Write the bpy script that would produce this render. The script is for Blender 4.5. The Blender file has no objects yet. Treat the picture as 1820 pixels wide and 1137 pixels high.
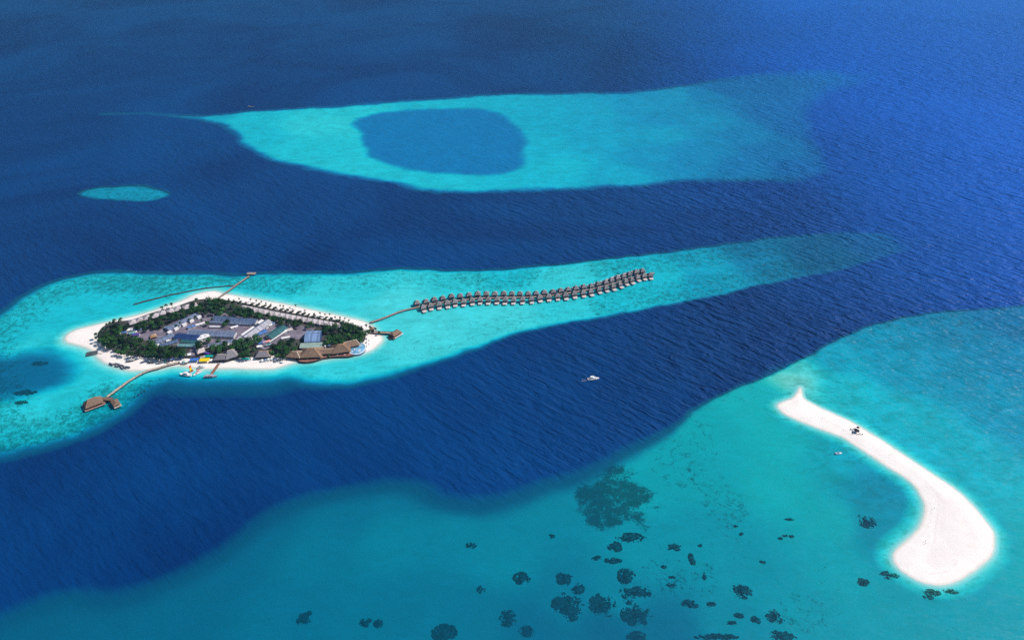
import bpy, math, random
import numpy as np
from mathutils import Vector, Matrix

R = math.radians
rng = random.Random(11)
nrs = np.random.RandomState(5)
scn = bpy.context.scene
COL = scn.collection

# ------------------------------------------------------------------ camera, sky, sun, exposure
CAM_H, PITCH, FPX, PW, PH = 560.0, R(34.0), 1300.0, 1820.0, 1137.5
cam_d = bpy.data.cameras.new('camera')
cam_d.sensor_width = 36.0
cam_d.lens = FPX / PW * 36.0
cam_d.clip_start = 1.0
cam_d.clip_end = 80000.0
cam = bpy.data.objects.new('camera', cam_d)
COL.objects.link(cam)
cam.location = (0, 0, CAM_H)
cam.rotation_euler = (math.pi / 2 - PITCH, 0, 0)
scn.camera = cam

SUN_EL, SUN_AZ = R(48.0), R(84.0)            # azimuth clockwise from +Y (the view direction)
world = bpy.data.worlds.new('World')
scn.world = world
world.use_nodes = True
wn = world.node_tree
wn.nodes.clear()
sky = wn.nodes.new('ShaderNodeTexSky')
sky.sky_type = 'NISHITA'
sky.sun_disc = False
sky.sun_elevation = SUN_EL
sky.sun_rotation = SUN_AZ
sky.air_density = 1.0
sky.dust_density = 0.2
sky.ozone_density = 4.0
bg = wn.nodes.new('ShaderNodeBackground')
bg.inputs['Strength'].default_value = 0.085
wo = wn.nodes.new('ShaderNodeOutputWorld')
wn.links.new(sky.outputs[0], bg.inputs[0])
wn.links.new(bg.outputs[0], wo.inputs[0])

sun_d = bpy.data.lights.new('sun', 'SUN')
sun_d.energy = 4.3
sun_d.angle = R(0.5)
sun_d.color = (1.0, 0.975, 0.95)
sun = bpy.data.objects.new('sun', sun_d)
COL.objects.link(sun)
to_sun = Vector((math.sin(SUN_AZ) * math.cos(SUN_EL), math.cos(SUN_AZ) * math.cos(SUN_EL), math.sin(SUN_EL)))
sun.rotation_euler = to_sun.to_track_quat('Z', 'Y').to_euler()
sun.location = to_sun * 3000

scn.view_settings.view_transform = 'Standard'
scn.view_settings.look = 'None'
scn.view_settings.exposure = 0.2
scn.view_settings.gamma = 1.0
scn.view_settings.use_curve_mapping = False
scn.render.engine = 'CYCLES'
scn.cycles.max_bounces = 6
scn.cycles.diffuse_bounces = 2
scn.cycles.glossy_bounces = 2
scn.cycles.transparent_max_bounces = 10
scn.cycles.use_denoising = False

# ------------------------------------------------------------------ helpers
SP, CP = math.sin(PITCH), math.cos(PITCH)

def P(px, py, z=0.0):
    """the point of the level plane at height z that the photograph shows at this pixel"""
    u, v = (px - PW / 2) / FPX, (PH / 2 - py) / FPX
    d = Vector((u, CP + v * SP, -SP + v * CP))
    return Vector((0, 0, CAM_H)) + d * ((z - CAM_H) / d.z)

def PN(pts):
    a = np.array(pts, float)
    u, v = (a[:, 0] - PW / 2) / FPX, (PH / 2 - a[:, 1]) / FPX
    t = CAM_H / (SP - v * CP)
    return np.stack([u * t, (CP + v * SP) * t], 1)

def sd_poly(X, Y, poly):
    """signed distance in metres, positive inside"""
    n = len(poly)
    best = np.full(X.shape, 1e18)
    inside = np.zeros(X.shape, bool)
    for i in range(n):
        ax, ay = poly[i]
        bx, by = poly[(i + 1) % n]
        ex, ey = bx - ax, by - ay
        L = ex * ex + ey * ey + 1e-12
        t = np.clip(((X - ax) * ex + (Y - ay) * ey) / L, 0, 1)
        best = np.minimum(best, (X - ax - t * ex) ** 2 + (Y - ay - t * ey) ** 2)
        c = ((ay > Y) != (by > Y)) & (X < ex * (Y - ay) / (ey if abs(ey) > 1e-9 else 1e-9) + ax)
        inside ^= c
    return np.where(inside, 1, -1) * np.sqrt(best)

def smooth_closed(pts, n=4):
    """Catmull-Rom through a closed outline"""
    a = np.array(pts, float)
    out = []
    N = len(a)
    for i in range(N):
        p0, p1, p2, p3 = a[i - 1], a[i], a[(i + 1) % N], a[(i + 2) % N]
        for k in range(n):
            t = k / n
            out.append(0.5 * (2 * p1 + (p2 - p0) * t + (2 * p0 - 5 * p1 + 4 * p2 - p3) * t * t + (3 * p1 - p0 - 3 * p2 + p3) * t ** 3))
    return np.array(out)

def smooth_open(pts, n=6):
    a = [Vector(p) for p in pts]
    out = []
    for i in range(len(a) - 1):
        p0, p1, p2, p3 = a[max(i - 1, 0)], a[i], a[i + 1], a[min(i + 2, len(a) - 1)]
        for k in range(n):
            t = k / n
            out.append(0.5 * (2 * p1 + (p2 - p0) * t + (2 * p0 - 5 * p1 + 4 * p2 - p3) * t * t + (3 * p1 - p0 - 3 * p2 + p3) * t ** 3))
    out.append(a[-1])
    return out

def vnoise(X, Y, s, seed=0):
    """smooth value noise 0..1"""
    r = np.random.RandomState(seed)
    T = r.rand(256, 256)
    x, y = X / s, Y / s
    xi, yi = np.floor(x).astype(int), np.floor(y).astype(int)
    fx, fy = x - xi, y - yi
    fx, fy = fx * fx * (3 - 2 * fx), fy * fy * (3 - 2 * fy)
    g = lambda i, j: T[(xi + i) % 256, (yi + j) % 256]
    return (g(0, 0) * (1 - fx) + g(1, 0) * fx) * (1 - fy) + (g(0, 1) * (1 - fx) + g(1, 1) * fx) * fy

def fbm(X, Y, s, seed=0, o=4):
    a, w, t = 0, 1.0, 0
    for k in range(o):
        a = a + w * vnoise(X, Y, s / 2 ** k, seed + k)
        t += w
        w *= 0.55
    return a / t

class MB:
    """collects shapes for ONE mesh object; each face may carry a material slot"""
    def __init__(s):
        s.v, s.f, s.m = [], [], []
    def add(s, vs, fs, mi=0):
        o = len(s.v)
        s.v += [tuple(v) for v in vs]
        s.f += [tuple(i + o for i in f) for f in fs]
        s.m += [mi] * len(fs)
        return s
    def box(s, c, d, rz=0.0, mi=0):
        cx, cy, cz = c
        hx, hy, hz = d[0] / 2, d[1] / 2, d[2] / 2
        co, si = math.cos(rz), math.sin(rz)
        vs = []
        for z in (-hz, hz):
            for x, y in ((-hx, -hy), (hx, -hy), (hx, hy), (-hx, hy)):
                vs.append((cx + x * co - y * si, cy + x * si + y * co, cz + z))
        return s.add(vs, [(3, 2, 1, 0), (4, 5, 6, 7), (0, 1, 5, 4), (1, 2, 6, 5), (2, 3, 7, 6), (3, 0, 4, 7)], mi)
    def prism(s, poly, z0, z1, mi=0):
        n = len(poly)
        vs = [(p[0], p[1], z0) for p in poly] + [(p[0], p[1], z1) for p in poly]
        return s.add(vs, [tuple(range(n - 1, -1, -1)), tuple(range(n, 2 * n))] + [(i, (i + 1) % n, n + (i + 1) % n, n + i) for i in range(n)], mi)
    def tube(s, pts, r, n=6, mi=0):
        pts = [Vector(p) for p in pts]
        rs = r if isinstance(r, (list, tuple)) else [r] * len(pts)
        vs, fs = [], []
        for i, p in enumerate(pts):
            t = (pts[min(i + 1, len(pts) - 1)] - pts[max(i - 1, 0)]).normalized()
            a = t.cross(Vector((0, 0, 1)) if abs(t.z) < .9 else Vector((1, 0, 0))).normalized()
            b = t.cross(a)
            for k in range(n):
                q = 2 * math.pi * k / n
                vs.append(p + (a * math.cos(q) + b * math.sin(q)) * rs[i])
        for i in range(len(pts) - 1):
            for k in range(n):
                fs.append((i * n + k, i * n + (k + 1) % n, (i + 1) * n + (k + 1) % n, (i + 1) * n + k))
        fs += [tuple(range(n - 1, -1, -1)), tuple(range((len(pts) - 1) * n, len(pts) * n))]
        return s.add(vs, fs, mi)
    def strip(s, pts, w, z0, z1, mi=0):
        """a level ribbon of width w along a path, with thickness"""
        pts = [Vector((p[0], p[1], 0)) for p in pts]
        vs, fs = [], []
        for i, p in enumerate(pts):
            t = (pts[min(i + 1, len(pts) - 1)] - pts[max(i - 1, 0)]).normalized()
            n = Vector((-t.y, t.x, 0)) * (w / 2)
            for q in (p - n, p + n):
                vs.append((q.x, q.y, z0)); vs.append((q.x, q.y, z1))
        for i in range(len(pts) - 1):
            a, b = i * 4, i * 4 + 4
            fs += [(a + 1, b + 1, b + 3, a + 3), (a, a + 2, b + 2, b), (a, b, b + 1, a + 1), (a + 2, a + 3, b + 3, b + 2)]
        e = (len(pts) - 1) * 4
        fs += [(0, 1, 3, 2), (e, e + 2, e + 3, e + 1)]
        return s.add(vs, fs, mi)
    def hip(s, hx, hy, z0, z1, ridge, c=(0, 0), th=0.35, axis='x', rz=0.0, mi=0):
        """hipped roof with a ridge of half length `ridge` (0 = pyramid), eave thickness th, closed below"""
        rr = (ridge, 0) if axis == 'x' else (0, ridge)
        co, si = math.cos(rz), math.sin(rz)
        L = [(-hx, -hy, z0), (hx, -hy, z0), (hx, hy, z0), (-hx, hy, z0), (-hx, -hy, z0 + th), (hx, -hy, z0 + th), (hx, hy, z0 + th), (-hx, hy, z0 + th),
             (-rr[0], -rr[1], z1), (rr[0], rr[1], z1)]
        vs = [(c[0] + x * co - y * si, c[1] + x * si + y * co, z) for x, y, z in L]
        if axis == 'x':
            up = [(4, 5, 9, 8), (5, 6, 9), (6, 7, 8, 9), (7, 4, 8)]
        else:
            up = [(4, 5, 8), (5, 6, 9, 8), (6, 7, 9), (7, 4, 8, 9)]
        return s.add(vs, [(3, 2, 1, 0), (0, 1, 5, 4), (1, 2, 6, 5), (2, 3, 7, 6), (3, 0, 4, 7)] + up, mi)
    def gable(s, hx, hy, z0, z1, th=0.25, mi=0, mi2=None):
        """gable roof, ridge along x; the two slopes may use two materials"""
        vs = [(-hx, -hy, z0), (hx, -hy, z0), (hx, hy, z0), (-hx, hy, z0), (-hx, 0, z1), (hx, 0, z1),
              (-hx, -hy, z0 - th), (hx, -hy, z0 - th), (hx, hy, z0 - th), (-hx, hy, z0 - th), (-hx, 0, z1 - th), (hx, 0, z1 - th)]
        s.add(vs, [(0, 1, 5, 4), (6, 10, 11, 7), (8, 11, 10, 9), (0, 6, 7, 1), (2, 8, 9, 3), (0, 4, 10, 6), (4, 3, 9, 10), (1, 7, 11, 5), (5, 11, 8, 2)], mi)
        return s.add(vs, [(2, 3, 4, 5)], mi if mi2 is None else mi2)
    def mesh(s, name):
        me = bpy.data.meshes.new(name)
        me.from_pydata(s.v, [], s.f)
        me.polygons.foreach_set('material_index', s.m)
        me.update()
        return me

def obj(name, mesh, mats, parent=None, loc=(0, 0, 0), rz=0.0):
    me = mesh.mesh(name) if isinstance(mesh, MB) else mesh
    if not me.materials:
        for m in (mats if isinstance(mats, (list, tuple)) else [mats]):
            me.materials.append(m)
    o = bpy.data.objects.new(name, me)
    COL.objects.link(o)
    o.parent = parent
    o.location = loc
    o.rotation_euler = (0, 0, rz)
    return o

def tag(o, label, cat, group=None):
    o['label'] = label
    o['category'] = cat
    if group:
        o['group'] = group
    return o

def thing(name, label, cat, loc, rz=0.0, group=None):
    o = bpy.data.objects.new(name, None)
    COL.objects.link(o)
    o.empty_display_size = 1
    o.location = loc
    o.rotation_euler = (0, 0, rz)
    return tag(o, label, cat, group)

KIDS = {}
def dup(root, loc, rz, label, group=None, s=None):
    """a copy of a thing with copies of its parts and sub-parts"""
    if root not in KIDS:
        KIDS[root] = [(c, list(c.children)) for c in root.children]
    r = root.copy()
    COL.objects.link(r)
    r.location = loc
    r.rotation_euler = (0, 0, rz)
    if s is not None:
        r.scale = s if isinstance(s, tuple) else (s, s, s)
    r['label'] = label
    if group:
        r['group'] = group
    for ch, gs in KIDS[root]:
        c = ch.copy()
        COL.objects.link(c)
        c.parent = r
        for g in gs:
            d = g.copy()
            COL.objects.link(d)
            d.parent = c
    return r

ORD = ['first', 'second', 'third', 'fourth', 'fifth', 'sixth', 'seventh', 'eighth', 'ninth', 'tenth', 'eleventh', 'twelfth', 'thirteenth', 'fourteenth', 'fifteenth',
       'sixteenth', 'seventeenth', 'eighteenth', 'nineteenth', 'twentieth'] + ['twenty-' + w for w in ('first', 'second', 'third', 'fourth', 'fifth', 'sixth', 'seventh', 'eighth', 'ninth')] + \
      ['thirtieth', 'thirty-first', 'thirty-second', 'thirty-third', 'thirty-fourth']

# ------------------------------------------------------------------ materials
def new_mat(name):
    m = bpy.data.materials.new(name)
    m.use_nodes = True
    t = m.node_tree
    t.nodes.clear()
    out = t.nodes.new('ShaderNodeOutputMaterial')
    return m, t, out

def N(t, kind, **kw):
    n = t.nodes.new(kind)
    for k, v in kw.items():
        if k in n.inputs:
            n.inputs[k].default_value = v
        else:
            setattr(n, k, v)
    return n

def math_n(t, op, a, b=None, clamp=False):
    n = t.nodes.new('ShaderNodeMath')
    n.operation = op
    n.use_clamp = clamp
    for i, v in enumerate((a, b)):
        if v is None:
            continue
        if isinstance(v, (int, float)):
            n.inputs[i].default_value = v
        else:
            t.links.new(v, n.inputs[i])
    return n.outputs[0]

def mix_c(t, fac, a, b, blend='MIX'):
    n = t.nodes.new('ShaderNodeMixRGB')
    n.blend_type = blend
    for i, v in enumerate((fac, a, b)):
        if isinstance(v, (int, float)):
            n.inputs[i].default_value = v
        elif isinstance(v, tuple):
            n.inputs[i].default_value = (*v, 1) if len(v) == 3 else v
        else:
            t.links.new(v, n.inputs[i])
    return n.outputs[0]

def ramp01(t, x, lo, hi):
    n = t.nodes.new('ShaderNodeMapRange')
    n.interpolation_type = 'SMOOTHSTEP'
    n.inputs['From Min'].default_value = lo
    n.inputs['From Max'].default_value = hi
    t.links.new(x, n.inputs['Value'])
    return n.outputs[0]

def noise_n(t, vec, scale, detail=3.0, rough=0.55, dist=0.0):
    n = N(t, 'ShaderNodeTexNoise', Scale=scale, Detail=detail, Roughness=rough, Distortion=dist)
    if vec is not None:
        t.links.new(vec, n.inputs['Vector'])
    return n.outputs['Fac']

def mat(name, col, rough=0.7, var=0.25, scale=0.6, metal=0.0, bump=0.0, stripes=None, spec=0.3, per_object=0.0):
    """a plain material with grain: noise on the colour, optional stripes (world metres) for thatch or sheet metal"""
    m, t, out = new_mat(name)
    tc = N(t, 'ShaderNodeTexCoord')
    b = N(t, 'ShaderNodeBsdfPrincipled', Roughness=rough, Metallic=metal)
    b.inputs['Specular IOR Level'].default_value = spec
    n1 = noise_n(t, tc.outputs['Object'], scale, 4, 0.65)
    lo = tuple(c * (1 - var) for c in col)
    hi = tuple(min(c * (1 + var), 1) for c in col)
    c = mix_c(t, ramp01(t, n1, 0.3, 0.7), lo, hi)
    if stripes:
        mp = N(t, 'ShaderNodeMapping')
        t.links.new(tc.outputs['Object'], mp.inputs['Vector'])
        mp.inputs['Scale'].default_value = stripes
        n2 = noise_n(t, mp.outputs[0], 1.0, 2, 0.5)
        c = mix_c(t, 0.55, c, mix_c(t, ramp01(t, n2, 0.35, 0.65), tuple(q * 0.55 for q in col), tuple(min(q * 1.35, 1) for q in col)))
    if per_object:
        oi = N(t, 'ShaderNodeObjectInfo')
        k = math_n(t, 'ADD', math_n(t, 'MULTIPLY', oi.outputs['Random'], 2 * per_object), 1 - per_object)
        hs = N(t, 'ShaderNodeHueSaturation')
        t.links.new(k, hs.inputs['Value'])
        t.links.new(c, hs.inputs['Color'])
        c = hs.outputs[0]
    t.links.new(c, b.inputs['Base Color'])
    if bump:
        bp = N(t, 'ShaderNodeBump', Strength=bump, Distance=0.3)
        t.links.new(n1, bp.inputs['Height'])
        t.links.new(bp.outputs[0], b.inputs['Normal'])
    t.links.new(b.outputs[0], out.inputs['Surface'])
    return m

M = dict(
    thatch=mat('grey thatch', (0.19, 0.18, 0.205), 0.95, 0.3, 0.5, stripes=(3, 3, 0.6), spec=0.05, per_object=0.16),
    beach_thatch=mat('pale thatch', (0.42, 0.39, 0.42), 0.95, 0.25, 0.5, stripes=(3, 3, 0.6), spec=0.05, per_object=0.15),
    brown_thatch=mat('brown thatch', (0.2, 0.135, 0.10), 0.95, 0.35, 0.35, stripes=(2, 2, 0.4), spec=0.05, per_object=0.1),
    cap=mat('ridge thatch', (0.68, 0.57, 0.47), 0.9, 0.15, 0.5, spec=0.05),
    timber=mat('dark timber', (0.06, 0.045, 0.045), 0.8, 0.3, 0.8),
    deck=mat('weathered decking', (0.55, 0.48, 0.48), 0.8, 0.2, 0.5, stripes=(0.3, 4, 1)),
    walk=mat('grey boardwalk', (0.30, 0.245, 0.225), 0.85, 0.25, 0.3, stripes=(1.2, 1.2, 1)),
    paledeck=mat('pale boardwalk', (0.44, 0.37, 0.31), 0.85, 0.25, 0.25, stripes=(0.5, 0.5, 1)),
    reddeck=mat('reddish decking', (0.27, 0.12, 0.09), 0.8, 0.25, 0.3, stripes=(0.5, 0.5, 1)),
    bronze=mat('brown deck edge', (0.33, 0.2, 0.11), 0.8, 0.2, 0.3),
    stone=mat('dark breakwater stone', (0.055, 0.075, 0.085), 0.9, 0.5, 0.4, bump=0.5),
    bag=mat('grey geotextile', (0.105, 0.115, 0.15), 0.9, 0.3, 0.5, bump=0.4),
    white=mat('white paint', (0.78, 0.78, 0.8), 0.5, 0.06, 0.5),
    plaster=mat('pale plaster', (0.55, 0.54, 0.56), 0.8, 0.12, 0.4),
    greyroof=mat('blue grey sheet roof', (0.085, 0.13, 0.235), 0.55, 0.3, 0.08, stripes=(0.9, 0.05, 0.05), spec=0.35),
    greyroof2=mat('slate blue sheet roof', (0.135, 0.175, 0.275), 0.55, 0.3, 0.08, stripes=(0.9, 0.05, 0.05), spec=0.35),
    navyroof=mat('navy sheet roof', (0.018, 0.045, 0.15), 0.6, 0.3, 0.1, stripes=(0.9, 0.05, 0.05), spec=0.3),
    tealroof=mat('teal sheet roof', (0.03, 0.12, 0.135), 0.6, 0.3, 0.12, stripes=(0.9, 0.05, 0.05), spec=0.3),
    ltteal=mat('pale teal sheet roof', (0.14, 0.31, 0.34), 0.6, 0.2, 0.12, stripes=(0.9, 0.05, 0.05), spec=0.3),
    palegreen=mat('pale green flat roof', (0.26, 0.36, 0.33), 0.7, 0.15, 0.2),
    hallroof=mat('light blue sheet roof', (0.17, 0.27, 0.47), 0.5, 0.12, 0.15, stripes=(0.7, 0.05, 0.05)),
    hallwall=mat('blue hall wall', (0.03, 0.07, 0.2), 0.6, 0.2, 0.2),
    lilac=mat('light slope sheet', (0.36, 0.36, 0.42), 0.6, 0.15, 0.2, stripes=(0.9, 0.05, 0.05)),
    blueroof=mat('sky blue sheet roof', (0.08, 0.17, 0.42), 0.55, 0.2, 0.2, stripes=(0.9, 0.05, 0.05)),
    paving=mat('courtyard ground', (0.17, 0.15, 0.195), 0.9, 0.35, 0.06, bump=0.2),
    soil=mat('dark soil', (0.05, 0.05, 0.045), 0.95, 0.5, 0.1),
    leaf=mat('tree leaves', (0.019, 0.062, 0.014), 0.7, 0.6, 0.35, spec=0.15, per_object=0.75),
    palmleaf=mat('palm fronds', (0.02, 0.05, 0.02), 0.65, 0.4, 0.5, spec=0.2, per_object=0.4),
    hedge=mat('hedge leaves', (0.012, 0.03, 0.012), 0.8, 0.5, 0.5, spec=0.1, per_object=0.3),
    bark=mat('bark', (0.13, 0.10, 0.08), 0.9, 0.3, 1.0),
    black=mat('black canvas', (0.013, 0.013, 0.02), 0.8, 0.2, 1.0),
    yellow=mat('yellow canvas', (0.75, 0.55, 0.0), 0.7, 0.1, 1.0),
    red=mat('red cloth', (0.62, 0.03, 0.04), 0.6, 0.1, 1.0),
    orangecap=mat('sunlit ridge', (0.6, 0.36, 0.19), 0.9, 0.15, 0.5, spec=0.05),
    orange=mat('orange cloth', (0.8, 0.33, 0.0), 0.6, 0.1, 1.0),
    pink=mat('pink canvas', (0.6, 0.28, 0.26), 0.7, 0.1, 1.0),
    lime=mat('pale yellow canvas', (0.6, 0.62, 0.36), 0.7, 0.1, 1.0),
    blue=mat('blue tarpaulin', (0.05, 0.15, 0.5), 0.6, 0.15, 1.0),
    purple=mat('purple canvas', (0.09, 0.05, 0.3), 0.7, 0.15, 1.0),
    teal=mat('turquoise paint', (0.0, 0.36, 0.33), 0.5, 0.15, 1.0),
    steel=mat('grey hull paint', (0.3, 0.32, 0.37), 0.5, 0.15, 0.6),
    glass=mat('dark tinted glass', (0.012, 0.02, 0.03), 0.1, 0.1, 1.0, spec=0.6),
    skin=mat('skin', (0.35, 0.2, 0.14), 0.6, 0.1, 2.0),
    hair=mat('dark hair', (0.02, 0.015, 0.01), 0.6, 0.1, 2.0),
    pool=mat('pool water', (0.16, 0.37, 0.56), 0.1, 0.35, 0.16, spec=0.5),
    poolteal=mat('small pool water', (0.0, 0.36, 0.36), 0.1, 0.15, 0.2, spec=0.5),
    coral=mat('coral growth', (0.085, 0.105, 0.085), 1.0, 0.85, 0.45, bump=1.0, spec=0.0),
    foam=mat('sea foam', (0.7, 0.75, 0.8), 0.9, 0.2, 0.4),
)

# sand: dry above, damp at the waterline; the damp band belongs to the place (attribute damp)
def sand_material():
    m, t, out = new_mat('white coral sand')
    tc = N(t, 'ShaderNodeTexCoord')
    at = N(t, 'ShaderNodeAttribute', attribute_name='damp')
    ft = N(t, 'ShaderNodeAttribute', attribute_name='trod')
    n1 = noise_n(t, tc.outputs['Object'], 0.06, 5, 0.6)
    n2 = noise_n(t, tc.outputs['Object'], 0.55, 4, 0.7)
    c = mix_c(t, ramp01(t, n1, 0.3, 0.7), (0.78, 0.74, 0.715), (0.83, 0.80, 0.775))
    c = mix_c(t, math_n(t, 'MULTIPLY', ramp01(t, n2, 0.52, 0.75), 0.16), c, (0.52, 0.46, 0.45))
    c = mix_c(t, math_n(t, 'MULTIPLY', ft.outputs['Fac'], 0.8), c, (0.72, 0.66, 0.655))
    c = mix_c(t, at.outputs['Fac'], c, (0.56, 0.51, 0.46))
    b = N(t, 'ShaderNodeBsdfPrincipled', Roughness=0.9)
    b.inputs['Specular IOR Level'].default_value = 0.1
    bp = N(t, 'ShaderNodeBump', Strength=0.3, Distance=0.4)
    t.links.new(math_n(t, 'ADD', n2, math_n(t, 'MULTIPLY', n1, 2.0)), bp.inputs['Height'])
    t.links.new(bp.outputs[0], b.inputs['Normal'])
    t.links.new(c, b.inputs['Base Color'])
    t.links.new(b.outputs[0], out.inputs['Surface'])
    return m
M['sand'] = sand_material()

# seabed: pale sand, algae tint, coral cover by attribute
def seabed_material():
    m, t, out = new_mat('seabed')
    tc = N(t, 'ShaderNodeTexCoord')
    cv = N(t, 'ShaderNodeAttribute', attribute_name='coral')
    al = N(t, 'ShaderNodeAttribute', attribute_name='algae')
    dn = N(t, 'ShaderNodeAttribute', attribute_name='dense')
    big = noise_n(t, tc.outputs['Object'], 0.022, 6, 0.68)
    mid = noise_n(t, tc.outputs['Object'], 0.13, 5, 0.7, 0.5)
    fine = noise_n(t, tc.outputs['Object'], 0.55, 3, 0.7, 0.4)
    c = mix_c(t, ramp01(t, big, 0.3, 0.7), mix_c(t, dn.outputs['Fac'], (0.64, 0.64, 0.59), (0.44, 0.49, 0.41)), (0.80, 0.78, 0.73))
    film = N(t, 'ShaderNodeMapping')
    film.inputs['Scale'].default_value = (0.7, 1.6, 1)
    film.inputs['Rotation'].default_value = (0, 0, R(-25))
    t.links.new(tc.outputs['Object'], film.inputs['Vector'])
    fl = noise_n(t, film.outputs[0], 0.06, 7, 0.72, 0.8)
    c = mix_c(t, math_n(t, 'MULTIPLY', ramp01(t, fl, 0.42, 0.66), math_n(t, 'ADD', 0.3, math_n(t, 'MULTIPLY', dn.outputs['Fac'], 0.5))), c, (0.22, 0.27, 0.22))
    c = mix_c(t, al.outputs['Fac'], c, (0.48, 0.59, 0.44))
    mixn = math_n(t, 'ADD', math_n(t, 'MULTIPLY', mid, 0.62), math_n(t, 'MULTIPLY', fine, 0.38))
    thr = math_n(t, 'SUBTRACT', mixn, math_n(t, 'SUBTRACT', 0.78, math_n(t, 'MULTIPLY', cv.outputs['Fac'], 0.52)))
    c = mix_c(t, math_n(t, 'MULTIPLY', ramp01(t, thr, -0.05, 0.12), 0.8), c, mix_c(t, dn.outputs['Fac'], (0.17, 0.20, 0.17), (0.045, 0.06, 0.055)))
    d = N(t, 'ShaderNodeBsdfDiffuse')
    t.links.new(c, d.inputs['Color'])
    t.links.new(d.outputs[0], out.inputs['Surface'])
    return m
M['seabed'] = seabed_material()

# water: clear over the shallows (light is absorbed by its depth), blue scattering body where deep, sky and sun mirrored by the waves
def water_material():
    m, t, out = new_mat('sea water')
    tc = N(t, 'ShaderNodeTexCoord')
    dp = N(t, 'ShaderNodeAttribute', attribute_name='depth').outputs['Fac']
    ch = N(t, 'ShaderNodeAttribute', attribute_name='chop').outputs['Fac']
    comb = N(t, 'ShaderNodeCombineColor')
    for i, k in enumerate((1.1, 0.092, 0.030)):
        e = math_n(t, 'EXPONENT', math_n(t, 'MULTIPLY', dp, -k))
        t.links.new(e, comb.inputs[i])
    tr = N(t, 'ShaderNodeBsdfTransparent')
    t.links.new(comb.outputs[0], tr.inputs['Color'])
    # waves: crests run from upper left to lower right
    def wave(ang, along, across, detail, dist):
        mp = N(t, 'ShaderNodeMapping')
        mp.vector_type = 'TEXTURE'
        mp.inputs['Rotation'].default_value = (0, 0, ang)
        mp.inputs['Scale'].default_value = (along, across, 10)
        t.links.new(tc.outputs['Object'], mp.inputs['Vector'])
        return noise_n(t, mp.outputs[0], 1.0, detail, 0.5, dist)
    w1 = wave(R(-38), 26, 7.5, 2, 0.5)
    w2 = wave(R(-44), 60, 22, 1, 0.4)
    w3 = wave(R(-30), 7, 3.0, 2, 0.3)
    h = math_n(t, 'ADD', math_n(t, 'ADD', math_n(t, 'MULTIPLY', w1, 3.0), math_n(t, 'MULTIPLY', w2, 1.5)), math_n(t, 'MULTIPLY', w3, 0.7))
    h = math_n(t, 'MULTIPLY', math_n(t, 'SUBTRACT', h, 2.6), ch)
    bp = N(t, 'ShaderNodeBump', Strength=1.0, Distance=1.0)
    t.links.new(h, bp.inputs['Height'])
    bp2 = N(t, 'ShaderNodeBump', Strength=1.0, Distance=2.4)
    t.links.new(h, bp2.inputs['Height'])
    big = noise_n(t, tc.outputs['Object'], 0.0022, 6, 0.6, 0.8)
    deep = mix_c(t, ramp01(t, big, 0.3, 0.7), (0.0, 0.022, 0.108), (0.0, 0.044, 0.178))
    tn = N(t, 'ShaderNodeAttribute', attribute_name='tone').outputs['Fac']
    deep = mix_c(t, tn, deep, (0.0, 0.09, 0.52))  # sun and sky glow painted into the water colour, stronger to the east
    ml = N(t, 'ShaderNodeAttribute', attribute_name='milky').outputs['Fac']
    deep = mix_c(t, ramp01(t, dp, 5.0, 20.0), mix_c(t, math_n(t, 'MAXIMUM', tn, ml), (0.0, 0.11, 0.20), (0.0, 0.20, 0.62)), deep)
    df = N(t, 'ShaderNodeBsdfDiffuse')
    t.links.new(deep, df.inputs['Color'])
    t.links.new(bp2.outputs[0], df.inputs['Normal'])
    op = math_n(t, 'SUBTRACT', 1.0, math_n(t, 'EXPONENT', math_n(t, 'MULTIPLY', math_n(t, 'POWER', math_n(t, 'MULTIPLY', dp, 1 / 9.0), 2.3), -1.0)))
    mx = N(t, 'ShaderNodeMixShader')
    t.links.new(op, mx.inputs[0]); t.links.new(tr.outputs[0], mx.inputs[1]); t.links.new(df.outputs[0], mx.inputs[2])
    gl = N(t, 'ShaderNodeBsdfGlossy', Roughness=0.42)
    t.links.new(bp.outputs[0], gl.inputs['Normal'])
    fr = N(t, 'ShaderNodeFresnel', IOR=1.33)
    t.links.new(bp.outputs[0], fr.inputs['Normal'])
    mx2 = N(t, 'ShaderNodeMixShader')
    t.links.new(math_n(t, 'MINIMUM', math_n(t, 'MULTIPLY', fr.outputs[0], 0.6), 0.05), mx2.inputs[0]); t.links.new(mx.outputs[0], mx2.inputs[1]); t.links.new(gl.outputs[0], mx2.inputs[2])
    t.links.new(mx2.outputs[0], out.inputs['Surface'])
    return m
M['water'] = water_material()

# ------------------------------------------------------------------ outlines, traced and laid on the sea plane
REEF = [(-60,600),(-20,572),(30,535),(75,510),(120,495),(170,486),(230,484),(300,486),(380,488),(455,488),(520,486),(560,487),(620,485),(690,481),(740,478),(800,481),(860,479),(920,475),(1000,468),(1060,460),(1120,455),(1180,448),(1250,438),(1320,429),(1400,421),(1480,415),(1560,413),(1620,418),(1650,432),(1600,452),(1520,472),(1440,490),(1360,505),(1280,522),(1200,538),(1120,553),(1050,567),(980,580),(920,594),(860,612),(800,632),(750,650),(700,668),(650,680),(610,685),(560,683),(500,676),(440,670),(390,668),(340,672),(290,684),(255,702),(232,724),(212,742),(170,765),(120,785),(60,800),(0,810),(-60,818)]
ATOLL = [(180,203),(260,200),(340,205),(400,203),(460,196),(540,192),(600,188),(680,181),(760,176),(850,171),(920,168),(1000,166),(1100,163),(1180,157),(1240,148),(1310,136),(1380,127),(1450,122),(1520,121),(1590,127),(1570,150),(1480,165),(1440,200),(1450,240),(1470,280),(1480,310),(1400,322),(1300,320),(1230,322),(1160,328),(1080,333),(1000,338),(900,341),(800,342),(760,338),(700,328),(620,315),(560,303),(500,288),(450,270),(425,250),(412,232),(390,220),(340,212),(260,206)]
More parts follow.
